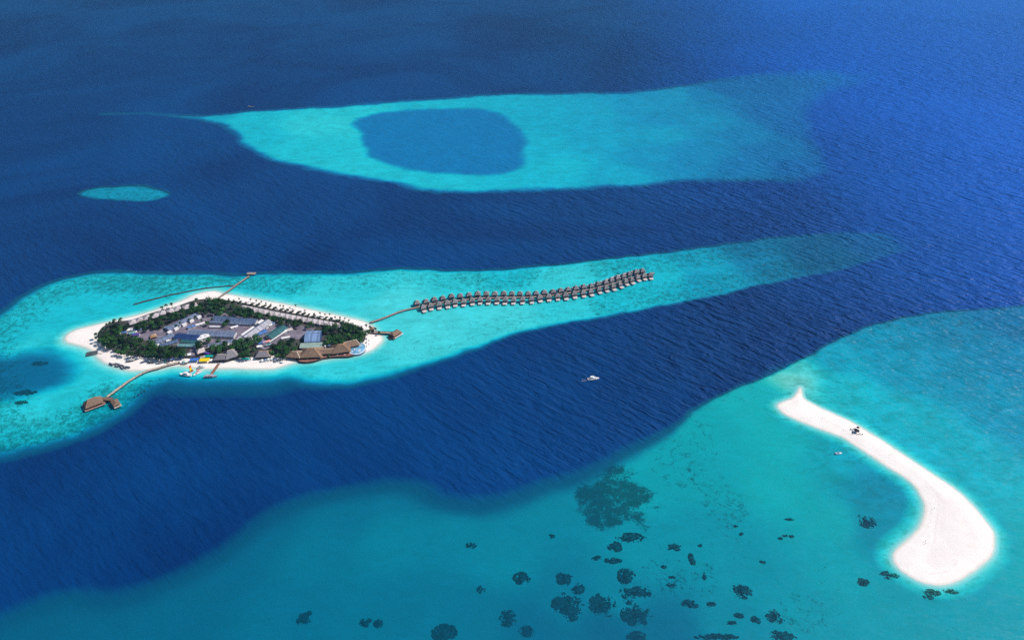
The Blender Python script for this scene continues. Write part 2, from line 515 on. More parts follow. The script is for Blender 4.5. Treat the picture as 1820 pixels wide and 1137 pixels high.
LAGOON = [(632,216),(660,205),(720,197),(800,194),(850,195),(890,205),(915,222),(932,245),(925,270),(930,290),(915,302),(880,308),(830,308),(760,305),(700,296),(670,280),(655,262),(645,240)]
PATCH = [(145,344),(165,337),(205,333),(250,332),(280,337),(297,343),(285,350),(250,355),(205,355),(165,351)]
FORE = [(-80,1108),(0,1075),(60,1050),(110,1035),(160,1030),(215,1033),(260,1020),(310,1000),(360,975),(410,940),(450,905),(500,880),(560,862),(620,850),(680,842),(730,842),(765,850),(800,870),(840,876),(880,870),(920,856),(960,843),(1010,828),(1060,810),(1110,790),(1160,768),(1200,745),(1240,720),(1300,690),(1350,670),(1400,650),(1450,620),(1510,590),(1580,565),(1650,553),(1720,548),(1820,540),(1960,530),(2100,800),(2100,1300),(-200,1300)]
BANK = [(1423,688),(1427,706),(1445,718),(1478,734),(1515,751),(1552,773),(1589,797),(1619,817),(1655,841),(1692,865),(1722,891),(1748,921),(1764,943),(1767,961),(1763,984),(1742,1005),(1715,1024),(1689,1036),(1663,1039),(1637,1033),(1615,1022),(1596,1008),(1588,993),(1593,978),(1611,961),(1630,943),(1641,921),(1644,899),(1637,880),(1626,863),(1607,847),(1582,832),(1556,815),(1526,795),(1500,778),(1482,771),(1452,760),(1419,747),(1393,734),(1382,721),(1393,714),(1408,708),(1417,699)]
ISLE = [(117,603),(121,595),(135,587),(170,578),(205,570),(258,557),(320,536),(346,524),(378,518),(400,523),(453,532),(505,541),(558,552.5),(611,563.5),(653,575),(669,592),(679,600),(674,611),(655,624),(632,630),(600,634),(560,640),(523,644),(488,654),(453,655),(417,654),(364,655),(335,652),(311,650),(285,655),(258,657),(232,658),(208,652),(184,642),(170,630),(158,619),(140,613),(124,609)]
INNER = [(174,598),(183,583),(205,574),(235,570),(270,558),(310,548),(345,536),(380,533),(420,538),(470,548),(520,558),(570,568),(610,575),(640,584),(650,597),(644,612),(620,622),(590,626),(560,630),(520,631),(480,634),(440,637),(400,638),(350,639),(310,637),(280,638),(240,634),(210,629),(193,619),(180,609)]

POOL = [(-60,640),(20,632),(50,624),(90,622),(114,630),(126,647),(128,668),(116,684),(80,695),(40,703),(0,708),(-60,714)]
pool_w = PN(smooth_closed(POOL, 3))
reef_w, atoll_w, lagoon_w, patch_w, fore_w = (PN(smooth_closed(p, 3)) for p in (REEF, ATOLL, LAGOON, PATCH, FORE))
bank_w, isle_w, inner_w = (PN(smooth_closed(p, 4)) for p in (BANK, ISLE, INNER))

# depth of the flats: control points (pixel, metres)
D_REEF = [(30,600,2.2),(100,570,2.2),(90,610,2.0),(200,520,2.2),(330,505,1.9),(500,510,2.0),(560,530,1.5),(640,515,1.6),(700,540,1.2),(820,500,1.7),(900,550,1.25),(760,570,1.2),(700,610,1.2),(650,650,1.5),(560,660,1.5),(1000,500,1.5),(1010,540,1.6),(1100,530,2.2),(1180,490,2.4),(1250,470,3.6),(1250,500,3.8),(1350,465,5.4),(1350,440,6),(1450,450,8.0),(1560,430,12),(1620,430,18),(900,490,2.2),
          (140,670,1.8),(20,718,1.9),(60,608,1.7),(150,650,1.7),(120,720,1.9),(60,740,1.7),(30,780,2.3),(180,690,1.8),(230,675,1.5),(280,672,2.4),(330,668,3.2),(380,664,3.0),(440,662,1.8),(260,690,3.5),(200,735,3.0)]
D_ATOLL = [(200,203,8),(300,203,5),(380,207,3.4),(440,215,2.4),(470,240,2.5),(540,225,1.7),(600,215,1.7),(560,270,2.1),(640,290,2.0),(720,320,2.2),(800,328,2.2),(900,325,2.6),(620,200,2.0),(760,184,2.6),(880,178,3.0),(960,200,3.3),(960,260,3.0),(1000,300,2.6),(1060,200,3.6),(1060,250,3.6),(1080,310,3.4),(1130,195,4.4),(1180,210,4.8),(1180,240,3.9),(1150,280,4.4),(1230,285,5.2),(1250,260,5.2),(1250,220,4.8),(1250,170,5.8),(1200,170,4.6),(1320,300,6.4),(1320,240,5.8),(1380,270,7),(1430,300,10),(1300,160,8),(1380,150,9),(1450,135,11),(1540,130,16),(1440,230,10),(1400,200,9)]
D_FORE = [(60,1100,11),(200,1080,10),(400,1010,9.5),(300,1120,9.5),(500,1100,8),(480,930,9.5),(620,900,8),(560,980,7.2),(700,960,6),(720,870,8),(700,1080,7.5),(840,920,5.8),(900,1000,5.5),(850,1090,7.5),(950,1110,9),(1080,1120,9.5),(1180,1120,8.5),(1000,1060,7.0),(1000,880,5.5),(1100,1060,5.8),(1150,980,4.3),(1130,810,3.2),(1140,870,3.4),(1250,760,3.0),(1250,850,3.3),(1250,950,4.0),(1330,1030,4.2),(1320,1110,5.0),(1420,1080,3.8),(1350,700,2.6),(1400,780,2.6),(1380,860,2.8),(1410,672,0.7),(1405,655,1.2),(1470,820,3.2),(1480,920,3.0),(1560,880,4.6),(1570,950,4.8),(1590,910,4.4),(1500,1020,3.4),(1600,1080,3.6),(1750,1090,3.5),(1800,1000,3.0),(1790,880,2.7),(1700,800,2.8),(1600,740,2.7),(1500,690,2.4),(1480,640,3.6),(1560,600,4.6),(1600,660,4.2),(1680,580,6.0),(1700,660,5.0),(1790,570,8.0),(1790,640,6.0),(1800,740,4.4)]

def idw(X, Y, pts):
    a = np.array(pts, float)
    w = PN(a[:, :2])
    num = np.zeros(X.shape); den = np.zeros(X.shape)
    for (x, y), v in zip(w, a[:, 2]):
        # isotropic weights relative to the size the spot shows: far spots reach further
        s = 7 + 0.005 * y
        q = 1.0 / ((X - x) ** 2 + (Y - y) ** 2 + s * s) ** 1.9
        num += q * math.log(v); den += q
    return np.exp(num / den)

def sst(x, a, b):
    t = np.clip((x - a) / (b - a), 0, 1)
    return t * t * (3 - 2 * t)

def sea_fields(X, Y):
    """depth, coral cover, algae and chop at each point of the sea"""
    n_s = fbm(X, Y, 60, 3) - 0.5 + 0.45 * (fbm(X, Y, 17, 13) - 0.5)
    n_b = fbm(X, Y, 160, 9) - 0.5
    depth = np.full(X.shape, 45.0)
    coral = np.zeros(X.shape)
    algae = np.zeros(X.shape)
    # island reef
    s = sd_poly(X, Y, reef_w) + n_s * 14
    sp_ = sd_poly(X, Y, pool_w) + n_s * 16
    front = sst(-(Y - 900), -250, 150)                       # the slope towards the channel is gentler
    d = idw(X, Y, D_REEF)
    d = np.where(sp_ > -14, np.minimum(d, 2.4) + 5.0 * sst(sp_, -14, 22), d)
    soft = 14 + 26 * front * sst(-X, -100, 350)
    dd = d + (40 - d) * (1 - sst(s, -soft, soft * 0.55)) ** 1.6
    depth = np.where(s > -soft, np.minimum(depth, dd), depth)
    edge = sst(s, -5, 12) * (1 - sst(s, 45, 95))
    coral = np.where(s > -20, 0.25 + 0.34 * edge + 0.3 * n_b, coral)
    coral = np.where((s > -20) & (d < 1.7), coral - 0.12, coral)
    # far atoll
    s = sd_poly(X, Y, atoll_w) + (n_b * 26 + n_s * 24) * sst(X, -1250, -800)
    d = idw(X, Y, D_ATOLL)
    sl = sd_poly(X, Y, lagoon_w) + n_s * 22
    d = np.where(sl > -14, d + (6.4 - d) * sst(sl, -14, 10), d)
    east = sst(X, 450, 900)
    sf = 42 + 170 * east
    dd = d + (40 - d) * (1 - sst(s, -sf * 0.8, sf * 0.55)) ** 1.5
    depth = np.where(s > -sf, np.minimum(depth, dd), depth)
    coral = np.where(s > -20, 0.1 + 0.24 * sst(s, -5, 15) * (1 - sst(s, 35, 80)) + 0.2 * n_b, coral)
    # small patch reef
    s = sd_poly(X, Y, patch_w) + n_s * 20 + 14
    dd = 4.2 + 36 * (1 - sst(s, -8, 16)) ** 1.4
    depth = np.where(s > -8, np.minimum(depth, dd), depth)
    coral = np.where(s > -8, 0.5, coral)
    # near reef
    s = sd_poly(X, Y, fore_w) + n_s * 10
    d = idw(X, Y, D_FORE)
    d = np.where(d > 4, 4 + (d - 4) * 0.5, d)
    west = 1 - sst(X, 60, 260)
    soft = 9 + 48 * west
    dd = d + (40 - d) * (1 - sst(s, -soft * 0.7, soft * 0.8)) ** 1.5
    depth = np.where(s > -soft, np.minimum(depth, dd), depth)
    spk = vnoise(X, Y, 42, 33)
    field = sd_poly(X, Y, PN([(1078,814),(1098,818),(1136,838),(1126,852),(1164,871),(1164,887),(1145,902),(1177,893),(1186,898),(1148,915),(1161,937),(1145,950),(1130,943),(1123,931),(1086,940),(1064,943),(1045,928),(1032,902),(1018,877),(1021,852),(1051,848),(1064,827)])) + n_s * 16
    coral = np.where(s > -soft, 0.27 + 0.18 * sst(spk, 0.45, 0.8) * sst(X, 60, 150) * (1 - sst(X, 250, 330)) + 0.20 * n_b + 0.17 * sst(X, 330, 450) * sst(Y, 720, 820), coral)
    coral = np.where(s > -soft, np.maximum(coral, (0.72 + 0.3 * (vnoise(X, Y, 11, 91) - .4)) * sst(field, -11, 9)), coral)
    algae = np.where(s > -soft, 0.85 * (1 - sst(Y + 0.25 * X, 720, 980)) * (1 - 0.75 * sst(X, 290, 390) * sst(Y, 430, 560)), algae)
    dense = np.where(s > -soft, 1.0 - 0.65 * sst(X, 330, 430), 0.0)
    # beaches slope into the sea
    for poly, slope in ((bank_w, 0.18), (isle_w, 0.10)):
        so = -sd_poly(X, Y, poly)
        sh = 0.06 + np.maximum(so, 0) * slope
        near = so < 60
        depth = np.where(near, np.minimum(depth, sh + 0.25 * np.maximum(so - 14, 0)), depth)
        coral = np.where(so < 25, coral * sst(so, 6, 25), coral)
        algae = np.where(so < 25, algae * sst(so, 2, 22), algae)
    chop = 0.5 + 1.9 * sst(X, -250, 500) + 0.25 * (fbm(X, Y, 420, 21) - 0.5)
    chop *= 1 - 0.82 * (1 - sst(Y + .35 * X, 620, 980)) * (1 - sst(depth, 6, 25))
    chop *= 1 - 0.35 * (1 - sst(fbm(X, Y, 500, 51), 0.35, 0.55))
    return depth, np.clip(coral, 0, 1), np.clip(algae, 0, 1), chop, dense

def grid_mesh(name, xs, ys, Z, attrs, keep=None):
    nx, ny = len(xs), len(ys)
    XX, YY = np.meshgrid(xs, ys)
    co = np.stack([XX, YY, Z], -1).reshape(-1, 3)
    i = np.arange((nx - 1) * (ny - 1))
    r, c = i // (nx - 1), i % (nx - 1)
    a = r * nx + c
    quads = np.stack([a, a + 1, a + 1 + nx, a + nx], 1)
    if keep is not None:
        k = keep.reshape(-1)
        quads = quads[k[quads].any(1)]
        used = np.unique(quads)
        mp = np.full(len(co), -1)
        mp[used] = np.arange(len(used))
        co, quads = co[used], mp[quads]
        attrs = {n: v.reshape(-1)[used] for n, v in attrs.items()}
    me = bpy.data.meshes.new(name)
    me.vertices.add(len(co))
    me.vertices.foreach_set('co', co.astype(np.float32).ravel())
    me.loops.add(len(quads) * 4)
    me.loops.foreach_set('vertex_index', quads.astype(np.int32).ravel())
    me.polygons.add(len(quads))
    me.polygons.foreach_set('loop_start', np.arange(0, len(quads) * 4, 4, dtype=np.int32))
    me.update(calc_edges=True)
    me.polygons.foreach_set('use_smooth', np.ones(len(quads), bool))
    for n, v in attrs.items():
        at = me.attributes.new(n, 'FLOAT', 'POINT')
        at.data.foreach_set('value', v.astype(np.float32).ravel())
    return me

# ------------------------------------------------------------------ sea, seabed, sand
def structure(name, me, m):
    o = obj(name, me, m)
    o['kind'] = 'structure'
    return o

ys = [-6000, -2000, -600, 100, 250, 330]
y = 345.0
while y < 3500:
    ys.append(y)
    y += 2.6 + (y - 345) * 0.0034
ys += [3700, 4200, 5200, 8000, 14000, 30000]
xs = [-30000, -14000, -8000, -5000, -3400, -2700] + list(np.arange(-2300, -700, 9.0)) + list(np.arange(-700, 760, 4.2)) + list(np.arange(760, 2300, 9.0)) + [2700, 3400, 5000, 8000, 14000, 30000]
xs, ys = np.array(xs, float), np.array(ys, float)
GX, GY = np.meshgrid(xs, ys)
F_depth, F_coral, F_algae, F_chop, F_dense = sea_fields(GX, GY)
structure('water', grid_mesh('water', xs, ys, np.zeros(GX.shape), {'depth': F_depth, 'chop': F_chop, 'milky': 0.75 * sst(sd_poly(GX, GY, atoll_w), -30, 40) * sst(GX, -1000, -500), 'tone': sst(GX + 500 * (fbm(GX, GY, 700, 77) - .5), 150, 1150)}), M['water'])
kp = F_depth < 44.5
for _ in range(7):
    kp = kp | np.roll(kp, 1, 0) | np.roll(kp, -1, 0) | np.roll(kp, 1, 1) | np.roll(kp, -1, 1)
structure('seabed', grid_mesh('seabed', xs, ys, -np.minimum(F_depth, 30) * 0.14 - 0.35, {'coral': F_coral, 'algae': F_algae, 'dense': F_dense}, keep=kp), M['seabed'])

def sand_body(name, poly, step, top, dune, trod_fn):
    x0, y0 = poly.min(0) - 14
    x1, y1 = poly.max(0) + 14
    gx, gy = np.arange(x0, x1, step), np.arange(y0, y1, step)
    X, Y = np.meshgrid(gx, gy)
    s = sd_poly(X, Y, poly) + (fbm(X, Y, 9, 4) - 0.5) * 2.2
    h = np.where(s > 0, top * (1 - np.exp(-np.maximum(s, 0) / (top / 0.11))), s * 0.1)
    h = h + (fbm(X, Y, 14, 6) - 0.5) * dune * sst(s, 1, 10)
    damp = (1 - sst(s, 0.0, 3.2)) * 0.6
    return structure(name, grid_mesh(name, gx, gy, h, {'damp': damp, 'trod': np.clip(trod_fn(X, Y, s) + 0.45 * sst(np.sin((s + 2.2 * fbm(X, Y, 16, 71)) * 1.15), .72, .98) * sst(s, 2.5, 4) * (1 - sst(s, 12, 22)) * sst(vnoise(X, Y, 26, 72), .35, .65), 0, 1)}, keep=s > -9), M['sand'])

def bank_trod(X, Y, s):
    flat = sd_poly(X, Y, PN([(1655,870),(1690,885),(1722,920),(1742,950),(1738,975),(1700,1005),(1660,1012),(1640,1000),(1655,975),(1668,940),(1668,905)]))
    lines = np.zeros(X.shape)
    for path in ([(1590,822),(1632,845),(1655,868),(1668,890),(1664,930),(1660,965)], [(1462,745),(1500,765),(1530,790),(1570,812),(1600,835)], [(1665,880),(1672,888),(1680,895)], [(1605,985),(1640,1018),(1690,1015)]):
        p = PN([tuple(q)[:2] for q in smooth_open([(a, b, 0) for a, b in path], 5)])
        best = np.full(X.shape, 1e9)
        for (ax, ay), (bx, by) in zip(p[:-1], p[1:]):
            ex, ey = bx - ax, by - ay
            t = np.clip(((X - ax) * ex + (Y - ay) * ey) / (ex * ex + ey * ey), 0, 1)
            best = np.minimum(best, np.hypot(X - ax - t * ex, Y - ay - t * ey))
        lines = np.maximum(lines, 0.75 * (1 - sst(best, 0.3, 1.5)))
    return np.clip(0.55 * sst(flat, -3, 4) * (0.6 + 0.8 * fbm(X, Y, 20, 8)) + lines * (0.3 + 0.9 * vnoise(X, Y, 5, 2)), 0, 1)

sand_body('sandbank', bank_w, 1.4, 1.5, 0.35, bank_trod)
sand_body('island_beach', isle_w, 1.6, 1.7, 0.3, lambda X, Y, s: 0.4 * sst(fbm(X, Y, 18, 5), 0.5, 0.8))
ISL = 1.75                                                    # height of the island's ground

# soil and courtyard on the island, flush sheets above the sand
def sheet(name, poly, z, m):
    b = MB()
    b.prism([tuple(p) for p in poly], z - 0.6, z)
    return structure(name, b, m)
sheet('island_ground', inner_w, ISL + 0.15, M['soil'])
YARD = [(238,583),(262,588),(282,590),(305,577),(345,556),(400,559),(455,568),(500,572),(545,583),(562,584),(545,604),(520,606),(505,606),(485,618),(470,624),(450,612),(420,612),(395,612),(372,616),(358,622),(352,634),(335,634),(340,620),(300,612),(268,612),(250,603),(225,595)]
sheet('courtyard', PN(YARD), ISL + 0.2, M['paving'])
GZ = ISL + 0.2

# ------------------------------------------------------------------ overwater villas on both sides of the long jetty
UP = [(741,536.5),(757,534),(772,530.5),(787,528),(802.4,524.6),(818,524),(833.4,522),(849,520.7),(864.4,520.7),(879.6,520.7),(895.4,520),(910,520),(924.4,520),(939,520),(953,519),(967.7,518),(983,516.6),(996.7,514.6),(1010,512.6),(1023.7,510.7),(1037.6,508),(1051,506),(1063,502.7),(1076,500),(1086,496),(1097,492),(1107.5,489),(1118,485),(1130,481.6),(1142,479.7)]
LOW = [(751.6,544.4),(764.8,541),(780,539),(794.5,537),(808.4,534.5),(823.5,533.8),(838.7,531.9),(853.2,530.6),(867.7,530.6),(883.5,529.9),(898,530.6),(912.5,530.6),(928.4,529.9),(944.2,529.2),(959,526.5),(975,525),(990.8,523.8),(1005,522.5),(1020.4,520),(1036.3,518),(1049.5,516),(1064,512),(1077,509.3),(1089,506.7),(1101,502.7),(1111.4,498),(1122,495.5),(1132.5,491),(1144.4,488.2),(1156,487)]
JET = [(657.6,573),(679.6,566),(701.6,557),(719,551),(735,547.5),(750,544.5),(765,541.5),(780,539),(800,535.5),(825,533),(850,530),(900,528.5),(940,528),(960,526.5),(1000,522.5),(1050,514),(1090,504.5),(1130,491.5),(1150,487),(1163,485)]

def make_villa():
    t = thing('overwater_villa', '', 'villa', (0, 0, 0))
    b = MB(); b.box((0, 0, 3.2), (6.0, 6.2, 2.6)); obj('wall', b, M['timber'], t)
    b = MB(); b.hip(4.0, 4.0, 4.5, 8.9, 0.5, axis='x'); r = obj('roof', b, M['thatch'], t)
    b = MB(); b.tube([(-.8, 0, 8.8), (.8, 0, 8.8)], 0.3, 5)
    for sx in (-1, 1):
        for sy in (-1, 1):
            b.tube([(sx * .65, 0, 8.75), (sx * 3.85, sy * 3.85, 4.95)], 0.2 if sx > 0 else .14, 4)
    obj('ridge_cap', b, M['cap'], r)
    b = MB(); b.box((0, 0, 1.7), (7.0, 7.6, 0.36)); obj('platform', b, M['walk'], t)
    b = MB(); b.box((0.3, 6.6, 1.7), (6.0, 5.2, 0.3)); d = obj('deck', b, M['deck'], t)
    
    for x in (-1.2, 1.0):
        b = MB(); b.box((x, 6.9, 2.02), (0.7, 2.0, 0.3)); obj('lounger', b, M['white'], d)
    b = MB(); b.box((0, 3.14, 3.0), (3.6, 0.1, 2.1)); obj('glass_door', b, M['glass'], t)
    for x in (-3.6, 3.6):
        for y in (-3.3, 3.3, 8.9):
            b = MB(); b.tube([(x * (0.8 if y > 8 else 1), y, -2.5), (x * (0.8 if y > 8 else 1), y, 1.5)], 0.17, 6); obj('stilt', b, M['timber'], t)
    return t
villa0 = make_villa()
first = True
for row, pts, side in (('front', LOW, -1), ('back', UP, 1)):
    n = len(pts)
    for i, (px, py) in enumerate(pts):
        c = P(px, py, 6.2)
        a, b = P(*pts[max(i - 1, 0)], 6.2), P(*pts[min(i + 1, n - 1)], 6.2)
        t = (b - a).normalized()
        out = Vector((-t.y, t.x, 0)) * side
        if side < 0: out = Vector((t.y, -t.x, 0))
        rz = math.atan2(-out.x, out.y)
        c.z = 0
        where = ORD[i] + ' from the island end' if i < n // 2 + 1 else ORD[n - 1 - i] + ' from the seaward end'
        lab = 'stilt villa in the %s row of the long jetty, %s' % (row, where)
        if first:
            villa0.location, villa0.rotation_euler = c, (0, 0, rz)
            tag(villa0, lab, 'villa', 'overwater villas along the long jetty')
            first = False
        else:
            dup(villa0, c, rz, lab, 'overwater villas along the long jetty', 0.94 + 0.1 * rng.random())

def jetty(name, label, cat, path, w, z, mats, post=9.0, rail=False, edge=True):
    pts = [P(a, b, z) for a, b in path]
    pts = smooth_open(pts, 4)
    t = thing(name, label, cat, (pts[0].x, pts[0].y, 0))
    o0 = Vector((pts[0].x, pts[0].y, 0))
    L = [p - o0 for p in pts]
    b = MB(); b.strip(L, w, z - 0.3, z); obj('walkway', b, mats[0], t)
    if edge:
        for s in (-1, 1):
            E = []
            for i, p in enumerate(L):
                q = (L[min(i + 1, len(L) - 1)] - L[max(i - 1, 0)]).normalized()
                E.append(p + Vector((-q.y, q.x, 0)) * s * (w / 2 + 0.08))
            b = MB(); b.strip(E, 0.14, z - 0.4, z + (0.95 if rail else 0.12)); obj('railing' if rail else 'edge_beam', b, mats[1], t)
    d, last = 0.0, None
    for i in range(len(L) - 1):
        seg = (L[i + 1] - L[i]).length
        q = (L[i + 1] - L[i]).normalized()
        nrm = Vector((-q.y, q.x, 0))
        while d < seg:
            c = L[i] + q * d
            b = MB()
            for s in (-1, 1):
                e = c + nrm * s * (w / 2 - 0.25)
                b.tube([(e.x, e.y, -3.0), (e.x, e.y, z - 0.42)], 0.16, 5)
            a, c2 = c - nrm * (w / 2 - .1), c + nrm * (w / 2 - .1)
            b.strip([a, c2], 0.25, z - 0.7, z - 0.41)
            obj('pile_bent', b, mats[1], t)
            d += post
        d -= seg
    return t
jetty('villa_jetty', 'long grey boardwalk on piles curving from the island between the two rows of stilt villas', 'jetty', JET, 3.0, 1.75, (M['walk'], M['timber']), 12)
jetty('west_jetty', 'pale boardwalk curving from the south beach out to the brown thatched pavilion', 'jetty', [(320,643.5),(300,648),(280,654),(257,661),(232,675),(215,687),(200,698),(190,705)], 3.2, 2.3, (M['paledeck'], M['timber']), 9)
jetty('north_jetty', 'straight grey boardwalk from the northern beach to a landing at the reef edge', 'jetty', [(388,529.5),(400,521),(422,505),(443,490.5)], 3.0, 2.0, (M['walk'], M['timber']), 9)
jetty('pavilion_bridge', 'wide walkway with dark railings leading to the small brown pavilion off the east beach', 'jetty', [(655,590.2),(668,590.8),(684,591.4),(698,592.2)], 4.2, 2.2, (M['paledeck'], M['timber']), 8, rail=True)
jetty('boat_jetty', 'short brown plank jetty reaching over the south beach to a pontoon', 'jetty', [(389,646),(384,653),(379,660),(376,665)], 3.0, 1.5, (M['reddeck'], M['timber']), 7)

t = thing('landing_stage', 'small brown landing platform at the sea end of the northern jetty', 'platform', P(446, 488, 0))
b = MB(); b.box((1, 0, 1.85), (13, 6, 0.3)); obj('deck', b, M['walk'], t)
b = MB()
for x in (-5, 1, 7):
    for y in (-2.5, 2.5): b.tube([(x, y, -4), (x, y, 1.68)], 0.2, 6)
obj('pile_group', b, M['timber'], t)
t = thing('far_platform', 'tiny grey platform standing alone at the top edge of the far reef', 'platform', P(446, 191, 0))
t.scale = (.6, .6, .6)
b = MB(); b.box((0, 0, 2.0), (26, 7, 0.8)); obj('deck', b, M['bag'], t)
b = MB(); b.box((-6, 0, 3.6), (6, 4, 2.4)); obj('cabin', b, M['steel'], t)
b = MB()
for x in (-11, 0, 11): b.tube([(x, 0, -4), (x, 0, 1.6)], 0.4, 6)
obj('pile_group', b, M['timber'], t)

# rock breakwater north of the island
pts = smooth_open([P(*p, 0) for p in [(239,541),(258,535.5),(276,531),(298,525.5),(320,521),(342,516.5),(364,512.5),(392,509.5),(414,508)]], 14)
t = thing('breakwater', 'long thin line of dark rocks in the shallows north of the island', 'breakwater', pts[0])
rocks = []
for k in range(5):
    b = MB(); n = 7
    vs = []
    for zz, rr in ((-0.9, 1.0), (0.1, 1.15), (0.75, 0.6)):
        for q in range(n):
            a = 2 * math.pi * q / n
            j = rr * (0.8 + 0.4 * rng.random())
            vs.append((math.cos(a) * j, math.sin(a) * j * 0.8, zz + 0.2 * rng.random()))
    b.add(vs, [tuple(range(2 * n, 3 * n))] + [(l * n + i, l * n + (i + 1) % n, (l + 1) * n + (i + 1) % n, (l + 1) * n + i) for l in (0, 1) for i in range(n)])
    me = b.mesh('rock'); me.materials.append(M['stone']); rocks.append(me)
for i in range(len(pts) - 1):
    for k in range(2):
        q = pts[i].lerp(pts[i + 1], (k + rng.random() * 0.5) / 2) - pts[0]
        o = obj('rock', rocks[rng.randrange(5)], M['stone'], t, (q.x + rng.uniform(-.4, .4), q.y + rng.uniform(-.6, .6), -0.1), rng.random() * 6)
        o.scale = (1.25, 1.15, 1.0)

# ------------------------------------------------------------------ thatched pavilions over the water
c = P(168, 720.5, 0)
t = thing('sunset_pavilion', 'large brown thatched pavilion on a deck at the end of the western jetty', 'pavilion', c, R(38))
t.scale = (.7, .8, .92)
rz = R(38)
b = MB(); b.box((0, 0, 1.9), (31, 19, 0.5)); obj('deck', b, M['reddeck'], t)
b = MB(); b.strip([(-15.6, -9.6, 0), (15.6, -9.6, 0), (15.6, 9.6, 0), (-15.6, 9.6, 0), (-15.6, -9.6, 0)], 0.5, 1.75, 2.4); obj('deck_edge', b, M['paledeck'], t)
b = MB(); b.box((0, 0, 3.7), (23, 11, 3.1)); obj('wall', b, M['timber'], t)
b = MB(); b.hip(14, 8.2, 4.7, 11.8, 6.0); r = obj('roof', b, M['brown_thatch'], t)
b = MB(); b.tube([(-6.2, 0, 11.85), (6.2, 0, 11.85)], 0.4, 6)
for sx in (-1, 1):
    for sy in (-1, 1): b.tube([(sx * 6, 0, 11.8), (sx * 13.8, sy * 8, 5.1)], 0.25, 4)
obj('ridge_cap', b, M['bronze'], r)
for x in (-14, -7, 0, 7, 14):
    for y in (-8.4, 8.4):
        b = MB(); b.tube([(x, y, -5), (x, y, 1.6)], 0.25, 6); obj('pile', b, M['timber'], t)

c = P(207, 720, 0)
t = thing('annex_pavilion', 'small low brown roofed platform beside the large thatched pavilion', 'pavilion', c, R(-48))
b = MB(); b.box((0, 0, 1.9), (15, 8, 0.4)); obj('deck', b, M['paledeck'], t)
b = MB(); b.box((0, 0, 3.0), (9, 4.4, 1.8)); obj('wall', b, M['timber'], t)
b = MB(); b.hip(6.4, 3.9, 3.9, 6.2, 3.0); obj('roof', b, M['brown_thatch'], t)
for x in (-6, 6):
    for y in (-3, 3):
        b = MB(); b.tube([(x, y, -5), (x, y, 1.68)], 0.22, 6); obj('pile', b, M['timber'], t)
t = thing('link_walk', 'short curved thatched passage joining the large pavilion to its small annex', 'walkway', P(193, 713.5, 0), R(-5))
b = MB(); b.box((0, 0, 1.85), (13, 4, 0.35)); obj('deck', b, M['reddeck'], t)
b = MB(); b.gable(6.5, 2.6, 4.2, 5.8); obj('roof', b, M['brown_thatch'], t)
b = MB()
for x in (-5.5, 0, 5.5):
    for y in (-1.8, 1.8): b.tube([(x, y, -4), (x, y, 4.2)], 0.15, 5)
obj('post_group', b, M['timber'], t)

c = P(703.5, 597, 0)
t = thing('arrival_pavilion', 'small brown thatched pavilion on stilts off the east tip of the island', 'pavilion', c, R(50))
b = MB(); b.box((0, 0, 1.9), (16.5, 11, 0.4)); obj('deck', b, M['reddeck'], t)
b = MB(); b.box((1, 0, 3.4), (10.5, 5.5, 2.6)); obj('wall', b, M['timber'], t)
b = MB(); b.hip(7.2, 4.9, 4.6, 7.6, 4.8); obj('roof', b, M['brown_thatch'], t)
b = MB(); b.box((1, -5.7, 2.2), (15, 0.4, 1.0)); obj('deck_edge', b, M['white'], t)
b = MB()
for k in range(5): b.box((-8.8 - 0.6 * k, 0, 1.6 - 0.3 * k), (0.6, 5, 0.2))
obj('steps', b, M['timber'], t)
for x in (-7, 0, 7):
    for y in (-4.6, 4.6):
        b = MB(); b.tube([(x, y, -4), (x, y, 1.68)], 0.22, 6); obj('pile', b, M['timber'], t)

# ------------------------------------------------------------------ villas on the beaches
def make_beach_villa(m):
    t = thing('beach_villa', '', 'villa', (0, 0, 0))
    b = MB(); b.box((0, 0, 1.5), (6.0, 7.0, 3.0)); obj('wall', b, M['plaster'], t)
    b = MB(); b.hip(4.2, 5.0, 2.9, 5.6, 0.8, axis='y'); r = obj('roof', b, m, t)
    b = MB(); b.tube([(0, -1, 5.6), (0, 1, 5.6)], 0.22, 5); obj('ridge_cap', b, M['cap'], r)
    b = MB(); b.box((0, 3.55, 1.3), (3.4, 0.1, 2.2)); obj('glass_door', b, M['glass'], t)
    b = MB(); b.box((0, 6.2, 0.15), (5.0, 3.0, 0.2)); obj('terrace', b, M['plaster'], t)
    return t
bv = make_beach_villa(M['beach_thatch'])
e0, e1 = (432, 546.0), (606, 578.5)
NB = 19
d = (P(*e1) - P(*e0)).normalized()
rz = math.atan2(d.y, d.x)
for i in range(NB):
    f = i / (NB - 1)
    c = P(e0[0] + (e1[0] - e0[0]) * f, e0[1] + (e1[1] - e0[1]) * f + 1.2 * math.sin(f * math.pi), ISL + 3.6); c.z = ISL
    where = ORD[i] + ' from the western end' if i < 10 else ORD[NB - 1 - i] + ' from the eastern end'
    lab = 'beach villa in the long northeast row, ' + where
    if i == 0:
        bv.location, bv.rotation_euler = c, (0, 0, rz); tag(bv, lab, 'villa', 'villas behind the northeast beach')
    else:
        dup(bv, c, rz + rng.uniform(-.05, .05), lab, 'villas behind the northeast beach', (.86, 1, 1.05))
NW = [(235.4,572),(247.6,568),(261.3,563.8),(275.5,560.6),(288,556),(302.4,552.7),(315,548.5),(331,545.3),(344,542.3)]
d = (P(*NW[-1]) - P(*NW[0])).normalized()
rz = math.atan2(d.y, d.x)
for i, (px, py) in enumerate(NW):
    c = P(px, py, ISL + 4); c.z = ISL
    where = ORD[i] + ' from the western end' if i < 5 else ORD[8 - i] + ' from the eastern end'
    dup(bv, c, rz, 'beach villa in the short northwest row, ' + where, 'villas along the northwest shore', (1.12, 1.1, 1.2))

